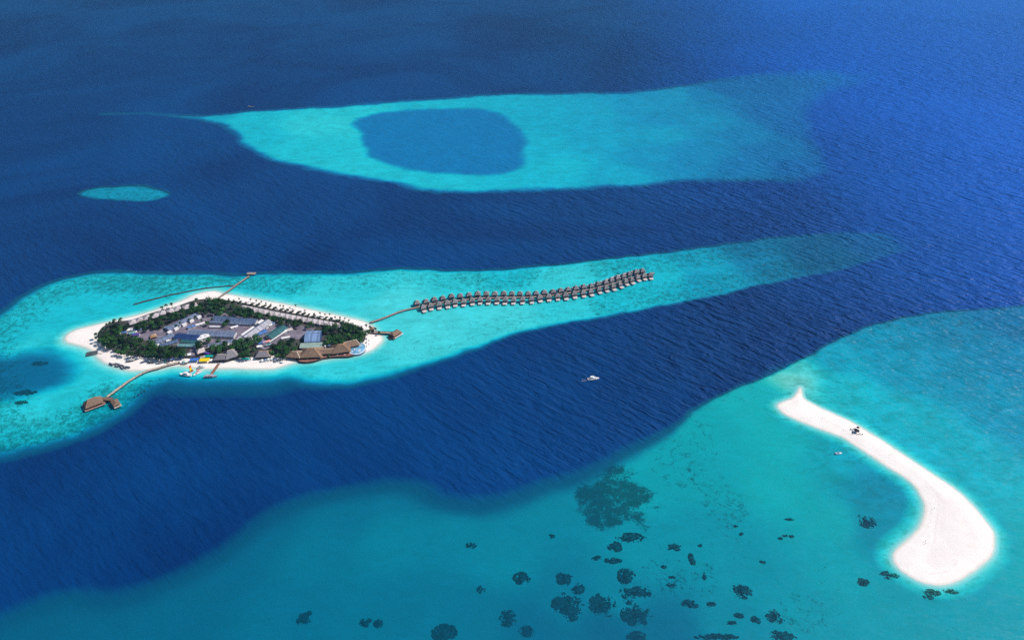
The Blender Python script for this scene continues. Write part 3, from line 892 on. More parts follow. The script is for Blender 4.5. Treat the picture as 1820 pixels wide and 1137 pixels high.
# ------------------------------------------------------------------ resort buildings
def long_house(name, label, p0, p1, w, eave, ridge, roof, roof2=None, wall='plaster', extras=None, cat='building'):
    a, b_ = P(*p0, GZ + ridge), P(*p1, GZ + ridge)
    c = (a + b_) / 2; c.z = GZ
    L = (b_ - a).length
    t = thing(name, label, cat, c, math.atan2(b_.y - a.y, b_.x - a.x))
    b = MB(); b.box((0, 0, eave / 2), (L - 1.2, w - 1.4, eave)); obj('wall', b, M[wall], t)
    b = MB(); b.gable(L / 2, w / 2, eave, ridge); r = obj('roof', b, M[roof], t)
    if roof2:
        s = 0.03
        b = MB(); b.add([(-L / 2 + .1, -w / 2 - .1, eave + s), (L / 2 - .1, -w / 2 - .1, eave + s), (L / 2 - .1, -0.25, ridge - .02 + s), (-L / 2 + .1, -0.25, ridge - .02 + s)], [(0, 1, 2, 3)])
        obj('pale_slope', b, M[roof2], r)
    b = MB(); b.box((0, 0, ridge + .05), (L, 0.5, 0.22)); obj('ridge_cap', b, M['plaster'] if roof2 else M[roof], r)
    n = max(3, int(L / 5))
    for s in (-1, 1):
        wb = MB()
        for k in range(n):
            wb.box(((k + .5) / n * (L - 3) - (L - 3) / 2, s * (w / 2 - 0.68), eave * 0.55), (1.6, 0.08, 1.2))
        o = obj('window_row', wb, M['glass'], t)
    for q in extras or []:
        nm, cx, cy, cz, dx, dy, dz, mm = q
        b = MB(); b.box((cx, cy, cz), (dx, dy, dz)); obj(nm, b, M[mm], t)
    return t
long_house('staff_block', 'long blue grey roofed building with white porches along the west side of the courtyard', (296,583), (350,555.5), 11, 3.4, 5.6, 'greyroof2',
           extras=[('porch', x, -6.6, 1.7, 5.5, 3.0, 3.2, 'white') for x in (-24, -14, -2, 9, 21)])
long_house('staff_block', 'long slate roofed building spanning the middle of the courtyard', (333,588.5), (418,592), 13, 3.6, 5.4, 'greyroof2')
long_house('staff_block', 'long blue grey roofed building closing the north side of the courtyard', (379,563), (456,569), 12, 3.6, 5.8, 'greyroof')
long_house('staff_block', 'low slate roofed wing just below the northern courtyard building', (372,570), (448,573.5), 6, 3.0, 4.0, 'greyroof2')
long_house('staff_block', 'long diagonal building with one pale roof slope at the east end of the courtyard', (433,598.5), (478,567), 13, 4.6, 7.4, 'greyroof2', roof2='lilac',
           extras=[('side_wing', -8, 8.6, 2.3, 22, 3.4, 4.4, 'white'), ('side_wing', 16, 9.0, 2.6, 9, 4.2, 5.0, 'white')])
long_house('end_block', 'square light blue block at the southern foot of the diagonal building', (421,601.5), (436,602.5), 13, 5.2, 6.0, 'lilac', wall='plaster')
long_house('store_building', 'navy roofed building south of the long slate roofed one', (311,594.5), (354,598), 13, 3.6, 5.4, 'navyroof')
long_house('store_building', 'narrow teal roofed building in front of the navy roofed one', (322,604), (356,606.5), 7, 3.0, 4.4, 'tealroof')
long_house('store_building', 'small pale teal roofed shed at the edge of the southern trees', (316,612), (347,612.5), 6, 2.8, 3.8, 'ltteal')
long_house('store_building', 'slanting slate roofed building beside the western grove', (268,609.5), (307,592.5), 11, 3.4, 5.2, 'greyroof2',
           extras=[('porch', x, -6.4, 1.5, 4.2, 2.0, 2.8, 'white') for x in (-9, 4, 14)])
long_house('store_building', 'dark slate roofed shed below the slanting building near the southern trees', (284,612.5), (316,603.5), 8, 3.0, 4.2, 'greyroof')
long_house('service_building', 'long low building with a white front roof edge south of the courtyard', (369,612.5), (415,603.5), 8, 3.2, 4.8, 'greyroof2',
           extras=[('roof_edge', 0, -4.2, 3.2, 52, 0.5, 0.5, 'white'), ('canopy', 6, -6, 2.6, 20, 2.2, 0.3, 'white')])
long_house('service_building', 'light blue roofed low building on the east side of the diagonal building', (442,596.5), (474,586), 10, 3.0, 4.2, 'blueroof')
long_house('green_roof_house', 'dark teal roofed long house between the diagonal building and the sandy yard', (476,597), (505,578), 14, 3.6, 6.0, 'tealroof',
           extras=[('side_canopy', 0, -8, 2.6, 40, 1.6, 0.4, 'white')])
long_house('flat_green_house', 'low building with a pale green roof behind the thatched restaurant', (533,613.5), (577,611.5), 11, 3.4, 4.1, 'palegreen',
           extras=[('end_wall', 17, -2, 3.3, 1.6, 9, 3.2, 'white')])
long_house('dark_annex', 'small dark annex at the right end of the pale green roofed building', (577,611), (591,612.5), 7, 3.0, 3.6, 'greyroof', wall='timber')

c = P(362, 603, GZ)
t = thing('white_house', 'white flat roofed house with two dark roof openings south of the courtyard', 'building', c, R(34))
b = MB(); b.box((0, 0, 2.1), (15, 8.5, 4.2)); obj('wall', b, M['white'], t)
b = MB(); b.box((0, 0, 4.35), (15.6, 9.1, 0.3)); r = obj('roof', b, M['white'], t)
for x in (-3, 3):
    b = MB(); b.box((x, 0, 4.56), (2.4, 2.8, 0.12)); obj('roof_opening', b, M['steel'], r)
b = MB(); b.box((0, -4.3, 2.1), (3, 0.1, 1.6)); obj('window', b, M['glass'], t)

# barrel vaulted hall
c = P(558, 602.5, GZ)
t = thing('vaulted_hall', 'hall with a light blue curved roof in front of the eastern trees', 'building', c, R(4))
Lh, Wh = 20.0, 25.0
arc = [(-Wh / 2 + Wh * k / 12, 4.0 + 5.0 * math.sin(math.pi * k / 12) ** 0.8) for k in range(13)]
for k, nm in ((0, 'roof_panel'), (1, 'roof_panel')):
    a0, a1 = (-Lh / 2, Lh / 2)
    seg = arc[:7] if k == 0 else arc[6:]
    b = MB()
    vs = [(x, y, z + dz) for dz in (0, 0.3) for (y, z) in seg for x in (a0, a1)]
    n = len(seg)
    fs = []
    for i in range(n - 1):
        q = 2 * n
        fs += [(q + 2 * i, q + 2 * i + 1, q + 2 * i + 3, q + 2 * i + 2), (2 * i, 2 * i + 2, 2 * i + 3, 2 * i + 1), (2 * i, q + 2 * i, q + 2 * i + 2, 2 * i + 2), (2 * i + 1, 2 * i + 3, q + 2 * i + 3, q + 2 * i + 1)]
    b.add(vs, fs)
    obj(nm, b, M['hallroof'], t)
b = MB(); b.box((0, 0, arc[6][1] + 0.4), (Lh + .2, 0.7, 0.3)); obj('ridge_strip', b, M['greyroof2'], t)
for x, nm in ((Lh / 2 - 0.5, 'end_wall'), (-Lh / 2 + 0.5, 'end_wall')):
    b = MB()
    vs = [(x + dx, y, z) for dx in (-0.15, 0.15) for y, z in ([(-Wh / 2 + .3, 0)] + [(y * .98, z - .05) for y, z in arc] + [(Wh / 2 - .3, 0)])]
    n = len(vs) // 2
    b.add(vs, [tuple(range(n - 1, -1, -1)), tuple(range(n, 2 * n))] + [(i, (i + 1) % n, n + (i + 1) % n, n + i) for i in range(n)])
    obj(nm, b, M['hallwall'], t)
b = MB(); b.box((0, -Wh / 2 + 0.4, 2), (Lh - 1.4, 0.3, 4)); b.box((0, Wh / 2 - 0.4, 2), (Lh - 1.4, 0.3, 4)); obj('side_wall', b, M['hallwall'], t)

# seafront restaurant: four joined thatched roofs over a reddish terrace
TERR = [(513,632),(521,635.5),(527.6,639),(534,643),(544,643.6),(557,642),(566,639),(574,636.5),(589,634.5),(604,633.8),(618.6,633.4),(628,631),(630,618),(626,610),(610,613),(590,622),(565,626),(540,628),(520,627)]
tw = [P(a, b_, 2.3) for a, b_ in TERR]
o0 = Vector((tw[9].x, tw[9].y, 0))
t = thing('seafront_restaurant', 'long brown thatched restaurant with joined hipped roofs above a reddish terrace by the water', 'restaurant', o0)
loc = [(p.x - o0.x, p.y - o0.y) for p in tw]
b = MB(); b.prism(loc[::-1], 1.9, 2.3); obj('terrace', b, M['reddeck'], t)
b = MB(); b.strip([(x, y, 0) for x, y in loc[:12]], 0.7, -1.5, 2.6); obj('sea_wall', b, M['timber'], t)
def part_roof(px, py, hx, hy, z0, z1, ridge, deg, capm='cap'):
    p = P(px, py, (z0 + z1) / 2) - o0
    b = MB(); b.hip(hx, hy, z0, z1, ridge, c=(p.x, p.y), rz=R(deg)); r = obj('roof', b, M['brown_thatch'], t)
    co, si = math.cos(R(deg)), math.sin(R(deg))
    w = lambda x, y, z: (p.x + x * co - y * si, p.y + x * si + y * co, z)
    b = MB(); b.tube([w(-ridge, 0, z1), w(ridge, 0, z1)], 0.3, 5)
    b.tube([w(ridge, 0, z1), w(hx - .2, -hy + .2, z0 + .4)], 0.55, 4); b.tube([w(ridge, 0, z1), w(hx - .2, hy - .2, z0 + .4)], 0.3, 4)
    obj('hip_cap', b, M[capm], r)
    b = MB(); b.box((p.x, p.y, (z0 + 2.3) / 2), (2 * hx - 4, 2 * hy - 4, z0 - 2.3 + 0.3), R(deg)); obj('wall', b, M['timber'], t)
part_roof(524, 627, 9.5, 8.0, 5.2, 9.2, 3.0, -8)
part_roof(553, 623, 14, 10.5, 5.2, 12.2, 4.0, 4, 'orangecap')
part_roof(581, 622, 14, 6.5, 5.0, 8.6, 9, 6)
part_roof(605, 615.5, 12.5, 10, 5.2, 12.0, 3.2, 14, 'orangecap')
part_roof(622, 609, 12, 6.5, 5.2, 10.2, 8.0, 22)
p = P(546.5, 629, 6) - o0
b = MB(); b.hip(3.4, 3.4, 5.4, 7.6, 0.2, c=(p.x, p.y)); obj('porch_roof', b, M['bronze'], t)
for k in range(14):
    q = P(560 + k * 4.4, 634.5 - 0.30 * k, 2.3) - o0
    b = MB(); b.box((q.x, q.y, 2.7), (1.2, 1.2, 0.8), 0.3); obj('table', b, M['timber' if k % 3 else 'deck'], t)

# swimming pool beside it
c = P(634.5, 619.5, ISL + 0.4)
t = thing('swimming_pool', 'oval light blue swimming pool with a white rim beside the east beach', 'pool', (c.x, c.y, ISL))
ell = lambda a, b_, n=36: [(a * math.cos(2 * math.pi * k / n), b_ * math.sin(2 * math.pi * k / n)) for k in range(n)]
b = MB(); b.prism(ell(11.3, 13.4), -2.2, 0.5); obj('pool_base', b, M['hallwall'], t)
b = MB()
E = [(x, y, 0) for x, y in ell(10.9, 13.0)]
b.strip(E + [E[0]], 1.0, 0.3, 1.0); obj('rim', b, M['white'], t)
b = MB(); b.prism(ell(10.3, 12.4), 0.4, 0.75); obj('pool_water', b, M['pool'], t)
for k in range(7):
    x, y = rng.uniform(-6, 6), rng.uniform(-8, 8)
    b = MB(); b.box((x, y, 0.95), (3.2, 1.4, 0.25), rng.uniform(-.5, .5)); obj('float_mat', b, M['white'], t)

def hut(name, label, px, py, hx, hy, z0, z1, ridge, deg, m='thatch', wallm='timber', axis='x', capm='cap', cat='hut'):
    c = P(px, py, GZ + (z0 + z1) / 2); c.z = GZ
    t = thing(name, label, cat, c, R(deg))
    b = MB(); b.box((0, 0, z0 / 2), (2 * hx - 2, 2 * hy - 2, z0)); obj('wall', b, M[wallm], t)
    b = MB(); b.hip(hx, hy, z0, z1, ridge, axis=axis); r = obj('roof', b, M[m], t)
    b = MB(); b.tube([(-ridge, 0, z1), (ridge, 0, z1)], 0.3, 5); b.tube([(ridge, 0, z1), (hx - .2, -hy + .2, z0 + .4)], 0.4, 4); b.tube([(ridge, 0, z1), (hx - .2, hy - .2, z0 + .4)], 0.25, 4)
    obj('ridge_cap', b, M[capm], r)
    b = MB(); b.box((0, -hy + 0.95, z0 * .45), (hx * 0.7, 0.1, z0 * .8)); obj('doorway', b, M['black'], t)
    return t
hut('thatched_hall', 'tall grey thatched hall behind the middle of the south beach', 409, 626, 8, 8.5, 4.0, 11.0, 3.0, 30, cat='building')
hut('thatched_hall', 'low wide grey thatched hall joined to the left of the tall one', 394, 632, 9, 6.5, 3.4, 7.6, 4.5, 4, cat='building')
hut('thatched_bar', 'grey thatched bar with an orange lit gable between trees and the south beach', 468, 626.5, 9.5, 7, 3.4, 8.2, 4.5, 4, capm='orangecap', cat='building')
hut('thatched_hut', 'small pinkish thatched hut on the path left of the tall thatched hall', 356, 622, 5, 5, 2.8, 6.2, 1.5, 30, m='deck')
hut('thatched_hut', 'lilac grey pyramid hut at the start of the bridge on the east tip', 644, 587, 4.6, 4.6, 2.8, 6.6, 0.4, 20, m='beach_thatch')
hut('thatched_hut', 'small brown hut among dark trees at the foot of the long villa jetty', 661, 582.5, 3.4, 3.4, 2.6, 5.4, 0.4, 10, m='brown_thatch')
hut('thatched_hut', 'orange brown thatched hut standing in the yard by the western grove', 272, 596, 4.2, 3.6, 2.4, 4.6, 1.6, 30, m='bronze')
hut('thatched_hut', 'pale grey thatched hut at the island end of the northern jetty', 372, 530, 5.5, 4, 2.4, 5.0, 2.5, 5, m='deck')
# little painted cabins on the west side of the yard, the jumble of roofs by the diagonal building
def cabin(px, py, dx, dy, dz, deg, m, label):
    c = P(px, py, GZ)
    t = thing('cabin', label, 'cabin', c, R(deg), None)
    b = MB(); b.box((0, 0, dz / 2), (dx, dy, dz)); obj('wall', b, M['plaster'], t)
    b = MB(); b.gable(dx / 2 + .4, dy / 2 + .4, dz + .02, dz + 1.2); obj('roof', b, M[m], t)
    b = MB(); b.box((0, -dy / 2 - 0.03, 1.0), (1.0, 0.08, 2.0)); obj('door', b, M['timber'], t)
cabin(222, 593, 6, 4, 2.6, 20, 'blueroof', 'small cabin with a sky blue roof at the west edge of the yard')
cabin(231, 588.5, 8, 5, 2.8, 20, 'white', 'white roofed cabin behind the sky blue cabins of the western yard')
cabin(236, 594, 7, 5, 2.8, 20, 'ltteal', 'turquoise roofed cabin in the middle of the western yard')
cabin(243, 597, 8, 4, 2.6, 15, 'purple', 'violet roofed cabin in front of the turquoise roofed one')
cabin(246, 588, 9, 5, 2.8, 20, 'hallroof', 'pale blue roofed cabin nearest the northwest villas')
cabin(215, 594, 5, 2.5, 2.2, -40, 'white', 'narrow white roofed cabin half hidden in the western grove')
cabin(241, 592, 5, 3, 2.4, 20, 'white', 'tiny white roofed cabin between the turquoise and pale blue roofs')
cabin(478, 580, 8, 6, 2.8, 30, 'white', 'white roofed cabin at the corner of the dark teal roofed house')
cabin(484, 577.5, 6, 5, 2.8, 30, 'hallroof', 'light blue roofed cabin touching the far corner of the teal roofed house')
cabin(458, 606, 9, 5, 2.8, 10, 'steel', 'grey roofed cabin below the teal roofed house')
cabin(466, 611, 8, 5, 2.6, 15, 'blueroof', 'blue roofed cabin in the jumble behind the thatched bar')
cabin(475, 609.5, 9, 4, 2.6, 25, 'pink', 'pink roofed cabin in the jumble behind the thatched bar')
cabin(462, 618, 6, 4, 2.6, 10, 'white', 'white roofed cabin directly behind the thatched bar')
cabin(478, 615, 6, 3, 2.4, 20, 'ltteal', 'pale teal roofed cabin right of the pink roofed one')
cabin(503, 592, 9, 5, 2.6, 30, 'white', 'white roofed cabin at the sandy yard beside the teal roofed house')
cabin(512, 589, 12, 6, 2.6, 20, 'deck', 'pinkish roofed shed in the sandy yard')
cabin(508, 602, 10, 3, 2.2, 20, 'white', 'long white shed below the sandy yard beside dark trees')
cabin(341, 582.5, 10, 4, 2.4, 35, 'blueroof', 'sky blue roofed shed inside the courtyard by the west building')
cabin(356, 578, 13, 2.4, 2.2, 30, 'white', 'narrow white shed inside the courtyard left of a palm')
cabin(298, 584, 6, 5, 2.4, 30, 'hallroof', 'light blue roofed cabin at the lower end of the long west building')
cabin(383, 582.5, 14, 2.2, 2.0, -2, 'white', 'long white bench shed in the middle of the courtyard')
cabin(417, 583, 9, 2.6, 2.0, 30, 'white', 'white shed on the pale courtyard ground by the diagonal building')

# ------------------------------------------------------------------ plants
def leaf_cloud(n, rx, rz, z0, size, seed, squash=1.0):
    r = random.Random(seed)
    b = MB()
    lob = [(r.uniform(-.45, .45) * rx, r.uniform(-.45, .45) * rx, r.uniform(-.25, .5) * rz, r.uniform(.5, .75)) for _ in range(6)]
    for i in range(n):
        lx, ly, lz, ls = lob[r.randrange(6)]
        th, ph = r.uniform(0, 6.283), math.acos(r.uniform(-0.6, 1))
        q = ls * r.uniform(.75, 1.05)
        nx, ny, nz = math.sin(ph) * math.cos(th), math.sin(ph) * math.sin(th), math.cos(ph)
        c = Vector((lx + nx * rx * q, ly + ny * rx * q, z0 + lz + nz * rz * q))
        nn = Vector((nx, ny, nz + .35)) + Vector((r.uniform(-.6, .6), r.uniform(-.6, .6), r.uniform(-.4, .6)))
        nn.normalize()
        u = nn.orthogonal().normalized(); w = nn.cross(u)
        a = r.uniform(0, 6.283)
        u, w = u * math.cos(a) + w * math.sin(a), w * math.cos(a) - u * math.sin(a)
        s = size * r.uniform(.6, 1.25)
        b.add([c - u * s, c - w * s * .6, c + u * s, c + w * s * .6], [(0, 1, 2, 3)])
    return b
def make_tree(seed):
    r = random.Random(seed)
    t = thing('broadleaf_tree', '', 'tree', (0, 0, 0))
    b = MB(); b.tube([(0, 0, -0.3), (r.uniform(-.3, .3), r.uniform(-.3, .3), 2.2), (r.uniform(-.6, .6), r.uniform(-.6, .6), 4.6)], [0.35, 0.25, 0.12], 6)
    for k in range(4):
        a = k * 1.57 + r.random()
        b.tube([(0, 0, 2.0 + .3 * k), (math.cos(a) * 1.8, math.sin(a) * 1.8, 4.2 + .3 * k)], [0.14, 0.05], 4)
    obj('trunk', b, M['bark'], t)
    obj('crown', leaf_cloud(230, 3.9, 3.0, 5.0, 0.75, seed), M['leaf'], t)
    return t
def make_palm(seed, h=8.0):
    r = random.Random(seed)
    t = thing('palm_tree', '', 'palm', (0, 0, 0))
    lx, ly = r.uniform(-1.2, 1.2), r.uniform(-1.0, 1.0)
    b = MB(); b.tube([(0, 0, -0.3), (lx * .25, ly * .25, h * .35), (lx * .6, ly * .6, h * .7), (lx, ly, h)], [0.26, 0.2, 0.17, 0.13], 6); obj('trunk', b, M['bark'], t)
    b = MB()
    for k in range(15):
        a = k * 2.399 + r.random() * .4
        up = r.uniform(-.1, .75)
        Lf = r.uniform(2.5, 3.3)
        d = Vector((math.cos(a), math.sin(a), 0)); s = Vector((-d.y, d.x, 0))
        pr = []
        for j in range(6):
            f = j / 5
            pr.append(Vector((lx, ly, h)) + d * Lf * f * (1 - .18 * f * f) + Vector((0, 0, Lf * (up * f - 1.05 * f * f))))
        for j in range(5):
            w0, w1 = (0.16 + 0.62 * math.sin(math.pi * min(1, j / 5 + .12))), (0.1 + 0.62 * math.sin(math.pi * min(1, (j + 1) / 5)))
            dz = Vector((0, 0, -.22))
            b.add([pr[j], pr[j + 1], pr[j + 1] + s * w1 + dz, pr[j] + s * w0 + dz], [(0, 1, 2, 3)])
            b.add([pr[j + 1], pr[j], pr[j] - s * w0 + dz, pr[j + 1] - s * w1 + dz], [(0, 1, 2, 3)])
    obj('crown', b, M['palmleaf'], t)
    return t
def make_hedge(seed):
    r = random.Random(seed)
    t = thing('garden_shrub', '', 'shrub', (0, 0, 0))
    b = MB()
    for k in range(3): b.tube([(k - 1, 0, -.2), ((k - 1) * 1.3, r.uniform(-.3, .3), 1.2)], [0.1, 0.05], 4)
    obj('stem', b, M['bark'], t)
    lb = leaf_cloud(130, 2.3, 1.3, 1.0, 0.5, seed)
    lb.v = [(x * 1.35, y * 0.95, z) for x, y, z in lb.v]
    obj('foliage', lb, M['hedge'], t)
    return t

GROVES = {
    'west': ('broad dark tree in the dense western grove behind the pale sand spit', [(180,604),(192,592),(205,583),(222,579),(232,584),(215,592),(222,599),(250,602),(265,610),(285,619),(320,621),(336,628),(320,634),(290,635),(262,633),(230,631),(207,627),(192,618)], 6.2),
    'northwest': ('broad dark tree in the strip between the northwest villas and the long west building', [(236,582),(246,574),(262,571),(285,567),(310,556),(335,551),(350,547),(352,553),(320,563),(302,570),(280,582),(262,585),(250,586)], 7.0),
    'north': ('broad dark tree in the belt between the north courtyard building and the beach', [(338,541),(350,536),(378,536),(405,540),(425,546),(450,554),(480,562),(505,568),(530,572),(560,577),(566,583),(540,583),(512,577),(490,572),(470,566),(440,564),(400,561),(360,558),(345,550)], 6.2),
    'east': ('broad dark tree in the eastern grove between the curved hall and the east beach', [(570,586),(585,580),(610,576),(633,580),(644,590),(646,603),(630,607),(615,606),(595,613),(580,611),(588,597),(584,589)], 6.0),
    'south': ('broad dark tree in the clump behind the thatched hall on the south side', [(376,622),(384,614),(402,612),(425,608),(442,612),(452,622),(449,634),(432,636),(420,622),(405,616),(390,622)], 6.2),
    'southeast': ('broad dark tree in the clump between the thatched bar and the restaurant', [(481,622),(490,614),(505,606),(524,605),(531,612),(528,619),(514,624),(508,633),(492,632),(480,630)], 6.2),
    'yard edge': ('broad dark tree in the narrow line below the diagonal building', [(440,607),(455,600),(463,604),(452,612),(443,613)], 6.5),
    'hall edge': ('broad dark tree in the short line beside the white flat roofed house', [(348,616),(362,609),(370,604),(373,610),(358,619)], 6.5),
}
tr = [make_tree(100 + k) for k in range(5)]
used = set()
def put(protos, c, label, group, s, k=None):
    k = rng.randrange(len(protos)) if k is None else k
    p = protos[k]
    if p not in used:
        used.add(p)
        p.location, p.rotation_euler, p.scale = c, (0, 0, rng.random() * 6.28), (s, s, s * rng.uniform(.85, 1.1))
        p['label'], p['group'] = label, group
    else:
        dup(p, c, rng.random() * 6.28, label, group, (s, s, s * rng.uniform(.85, 1.1)))
ntree = 0
PALMQ = []
for g, (lab, poly, sp) in GROVES.items():
    pw = np.array([tuple(P(a, b_, ISL + 5.0))[:2] for a, b_ in poly])
    got = []
    for _ in range(2600):
        x, y = rng.uniform(pw[:, 0].min(), pw[:, 0].max()), rng.uniform(pw[:, 1].min(), pw[:, 1].max())
        if all((x - a) ** 2 + (y - b_) ** 2 > sp * sp for a, b_ in got) and sd_poly(np.array([x]), np.array([y]), pw)[0] > -0.5:
            got.append((x, y))
    for x, y in got:
        if rng.random() < .22:
            PALMQ.append((x, y, lab.replace('broad dark tree', 'palm rising'), g))
            continue
        put(tr, (x, y, ISL), lab, 'trees of the %s grove' % g, rng.uniform(1.0, 1.45))
    ntree += len(got)
for px, py, lab in [(369,575,'dark tree alone inside the courtyard near its west building'), (399,577,'dark round tree at the centre of the courtyard'), (404,572,'dark tree behind the one at the courtyard centre'), (420,612,'dark tree at the right end of the low white edged building'), (388,607,'dark tree in front of the slate roof south of the courtyard'),
                    (655,589,'dark tree on the east tip between two huts'), (270,560.5,'dark round tree on the sand above the northwest villas'), (546,634,'small tree on the terrace of the restaurant'), (567,631,'small tree between the roofs of the restaurant'), (584,630,'small tree before the low middle roof of the restaurant'), (616,616,'small tree against the right roof of the restaurant')]:
    c = P(px, py, ISL + 4); c.z = ISL
    put(tr, c, lab, 'single trees between the buildings', 0.95 if 'small' not in lab else 0.5)

pl = [make_palm(300 + k, 7.0 + k) for k in range(4)]
for x, y, lab, g in PALMQ:
    put(pl, (x, y, ISL), lab, 'palms of the %s grove' % g, rng.uniform(.9, 1.15))
BP = [(386,529),(406,528),(416,530.5),(425,527),(444.7,528.4),(455,530),(464.4,533),(473,535.5),(481,537),(498,541),(505,542.5),(515,543),(525,539.7),(534,550),(541.5,549),(558,554),(569.7,553.8),(577.8,554.8),(586,555),(596,559.7),(604.6,562),(611.7,563),(619,567.4),(618,571)]
NP_ = len(BP)
for i, (px, py) in enumerate(BP):
    c = P(px, py + 3.2, ISL + 4); c.z = ISL
    where = ORD[i] + ' from the jetty end' if i < 12 else ORD[NP_ - 1 - i] + ' from the east tip'
    put(pl, c, 'lone palm on the northeast beach, ' + where, 'palms along the northeast beach', 0.62)
WP = [(184,582),(191,577),(196,574.5),(202,573.5),(212,570),(175,590),(172,594),(171,600),(174,604),(180,588),(188,584),(196,582),(205,580),(178,598),(186,592),(206,572),(182,609),(187,614)]
for px, py in WP:
    c = P(px, py, ISL + 7); c.z = ISL
    put(pl, c, 'palm at the outer fringe of the western grove facing the pale sand spit', 'palms fringing the western grove', rng.uniform(.85, 1.05))
for (px, py), lab in [((213,568), 'palm on the sand nearest the first northwest villa'), ((294,541), 'left one of two tall palms standing clear above the northwest villas'), ((304.5,538.5), 'right one of two tall palms standing clear above the northwest villas'), ((287,548.5), 'short palm beside the round tree above the northwest villas')]:
    c = P(px, py, ISL + 7.5); c.z = ISL
    put(pl, c, lab, 'palms above the northwest villas', 1.0)
CP_ = [(312,577),(320,573),(335,567.5),(346,561.5),(357,569),(378,567),(396,565),(443,633),(527,628),(508,636),(497,634),(668,584),(673,588),(657,579),(651,577)]
CL = ['palm by the lowest porch of the long west building', 'palm by the second porch of the long west building', 'palm by the third porch of the long west building', 'palm by the topmost porch of the long west building', 'palm in the courtyard near its dark tree',
      'palm in the upper courtyard left of the northern building', 'palm close before the northern courtyard building', 'pale palm beside the small turquoise pool', 'palm at the left end of the restaurant roofs', 'palm between the sunbeds and the restaurant', 'palm left of the restaurant behind the sunbeds',
      'palm beside the bridge on the east tip', 'palm nearest the water beside the bridge on the east tip', 'palm at the foot of the long villa jetty', 'palm on the sand just west of the long villa jetty']
for (px, py), lab in zip(CP_, CL):
    c = P(px, py, ISL + 6); c.z = ISL
    put(pl, c, lab, 'palms between the buildings', 0.8)
hd = [make_hedge(500 + k) for k in range(3)]
HG = [(398,535.5),(405,536),(415,536.5),(425.7,537.3),(435,539.3),(447,540.3),(458,541.3),(469,543.3),(478.5,545.3),(488,547.5),(500,549.8),(509.5,551.4),(518,553.8),(530,555),(540,557),(547,560.4),(557,561.9),(567,564),(578,565.4),(587.6,566.9),(596,570),(602,570.5),(608,572.3)]
NH = len(HG)
for i, (px, py) in enumerate(HG):
    where = ORD[i] + ' from the western end' if i < 12 else ORD[NH - 1 - i] + ' from the eastern end'
    for dx in (-1.6, 1.8):
        c = P(px + dx, py - dx * 0.55, ISL + 1); c.z = ISL
        nm = 'far' if dx > 0 else 'near'
        put(hd, c, 'dark shrub before the northeast beach villas, %s of the pair %s' % (nm, where), 'shrubs before the northeast villas', 1.0)

# ------------------------------------------------------------------ boats
def hull(b, L, W, H, z0=-0.3, mi=0, bow=1.0):
    """pointed hull, bow towards +x"""
    st = [(-.5, .82), (-.3, .95), (0, 1.0), (.22, .86), (.38, .5), (.5, .03)]
    vs = []
    for f, w in st:
        sh = 0.35 * H * max(0, f * 2) ** 2 * bow
        for y, z in ((0, z0), (-W / 2 * w * .75, z0 + H * .35), (-W / 2 * w, z0 + H + sh), (W / 2 * w, z0 + H + sh), (W / 2 * w * .75, z0 + H * .35)):
            vs.append((f * L, y, z))
    fs = []
    n = len(st)
    for i in range(n - 1):
        for k in range(5):
            fs.append((i * 5 + k, (i + 1) * 5 + k, (i + 1) * 5 + (k + 1) % 5, i * 5 + (k + 1) % 5))
    fs += [(4, 3, 2, 1, 0), tuple((n - 1) * 5 + k for k in range(5))]
    return b.add(vs, fs, mi)
def motor_yacht(name, label, c, rz, L, W, stripe='glass', canopy='white'):
    t = thing(name, label, 'boat', c, rz)
    b = MB(); hull(b, L, W, W * .42); obj('hull', b, M['white'], t)
    z = W * .42 - .3
    b = MB(); b.box((-L * .04, 0, z + .75), (L * .46, W * .72, 1.5)); ca = obj('cabin', b, M['white'], t)
    b = MB(); b.box((-L * .03, 0, z + .85), (L * .475, W * .735, .6)); obj('window_band', b, M[stripe], ca)
    b = MB(); b.box((-L * .10, 0, z + 2.95), (L * .30, W * .66, .18)); obj('canopy', b, M[canopy], t)
    b = MB()
    for x in (-L * .22, L * .02):
        for y in (-W * .28, W * .28): b.tube([(x, y, z + 1.4), (x, y, z + 2.9)], .07, 4)
    obj('canopy_post', b, M['steel'], t)
    b = MB(); b.box((-L * .41, 0, z + .1), (L * .16, W * .7, .12)); obj('aft_deck', b, M['deck'], t)
    b = MB(); b.tube([(-L * .02, 0, z + 2.9), (-L * .04, 0, z + 5.0)], [.09, .04], 5); obj('mast', b, M['steel'], t)
    return t
c = P(1054.5, 674.2, 0)
yr = math.atan2((P(1065.6, 673.2) - P(1043.8, 675)).y, (P(1065.6, 673.2) - P(1043.8, 675)).x)
motor_yacht('motor_yacht', 'white motor yacht alone in the deep blue channel, trailing a thin wake', c, yr, 14.5, 4.2)
b = MB()
wk = [(-10.0, .22), (-13, .16)]
for (x, w) in wk:
    for s in (-1, 1):
        q = [(x + rng.uniform(-1, 1), s * (abs(x) * .09 + .3 + rng.uniform(0, .5)), .03) for _ in range(3)]
        b.add([(x - 2.2, s * (abs(x) * .12), .03), (x, s * (abs(x) * .12) - w * .22, .03), (x + 2.4, s * (abs(x) * .1), .03), (x, s * (abs(x) * .1) + w * .22, .03)], [(0, 1, 2, 3)])
o = obj('boat_wake', b, M['foam'], None, c, yr); o['kind'] = 'stuff'
motor_yacht('speedboat', 'white speedboat moored nose outward off the south beach beneath a red and yellow sail', P(330, 667, 0), R(172), 15, 4.6)
motor_yacht('speedboat', 'white and red speedboat moored next to the red and yellow sail', P(352, 664, 0), R(-125), 13, 4.2, 'red', 'pink')
t = thing('catamaran', 'beached catamaran with a leaning red and yellow sail between the two speedboats', 'sailboat', P(341, 660, 0.4), R(60))
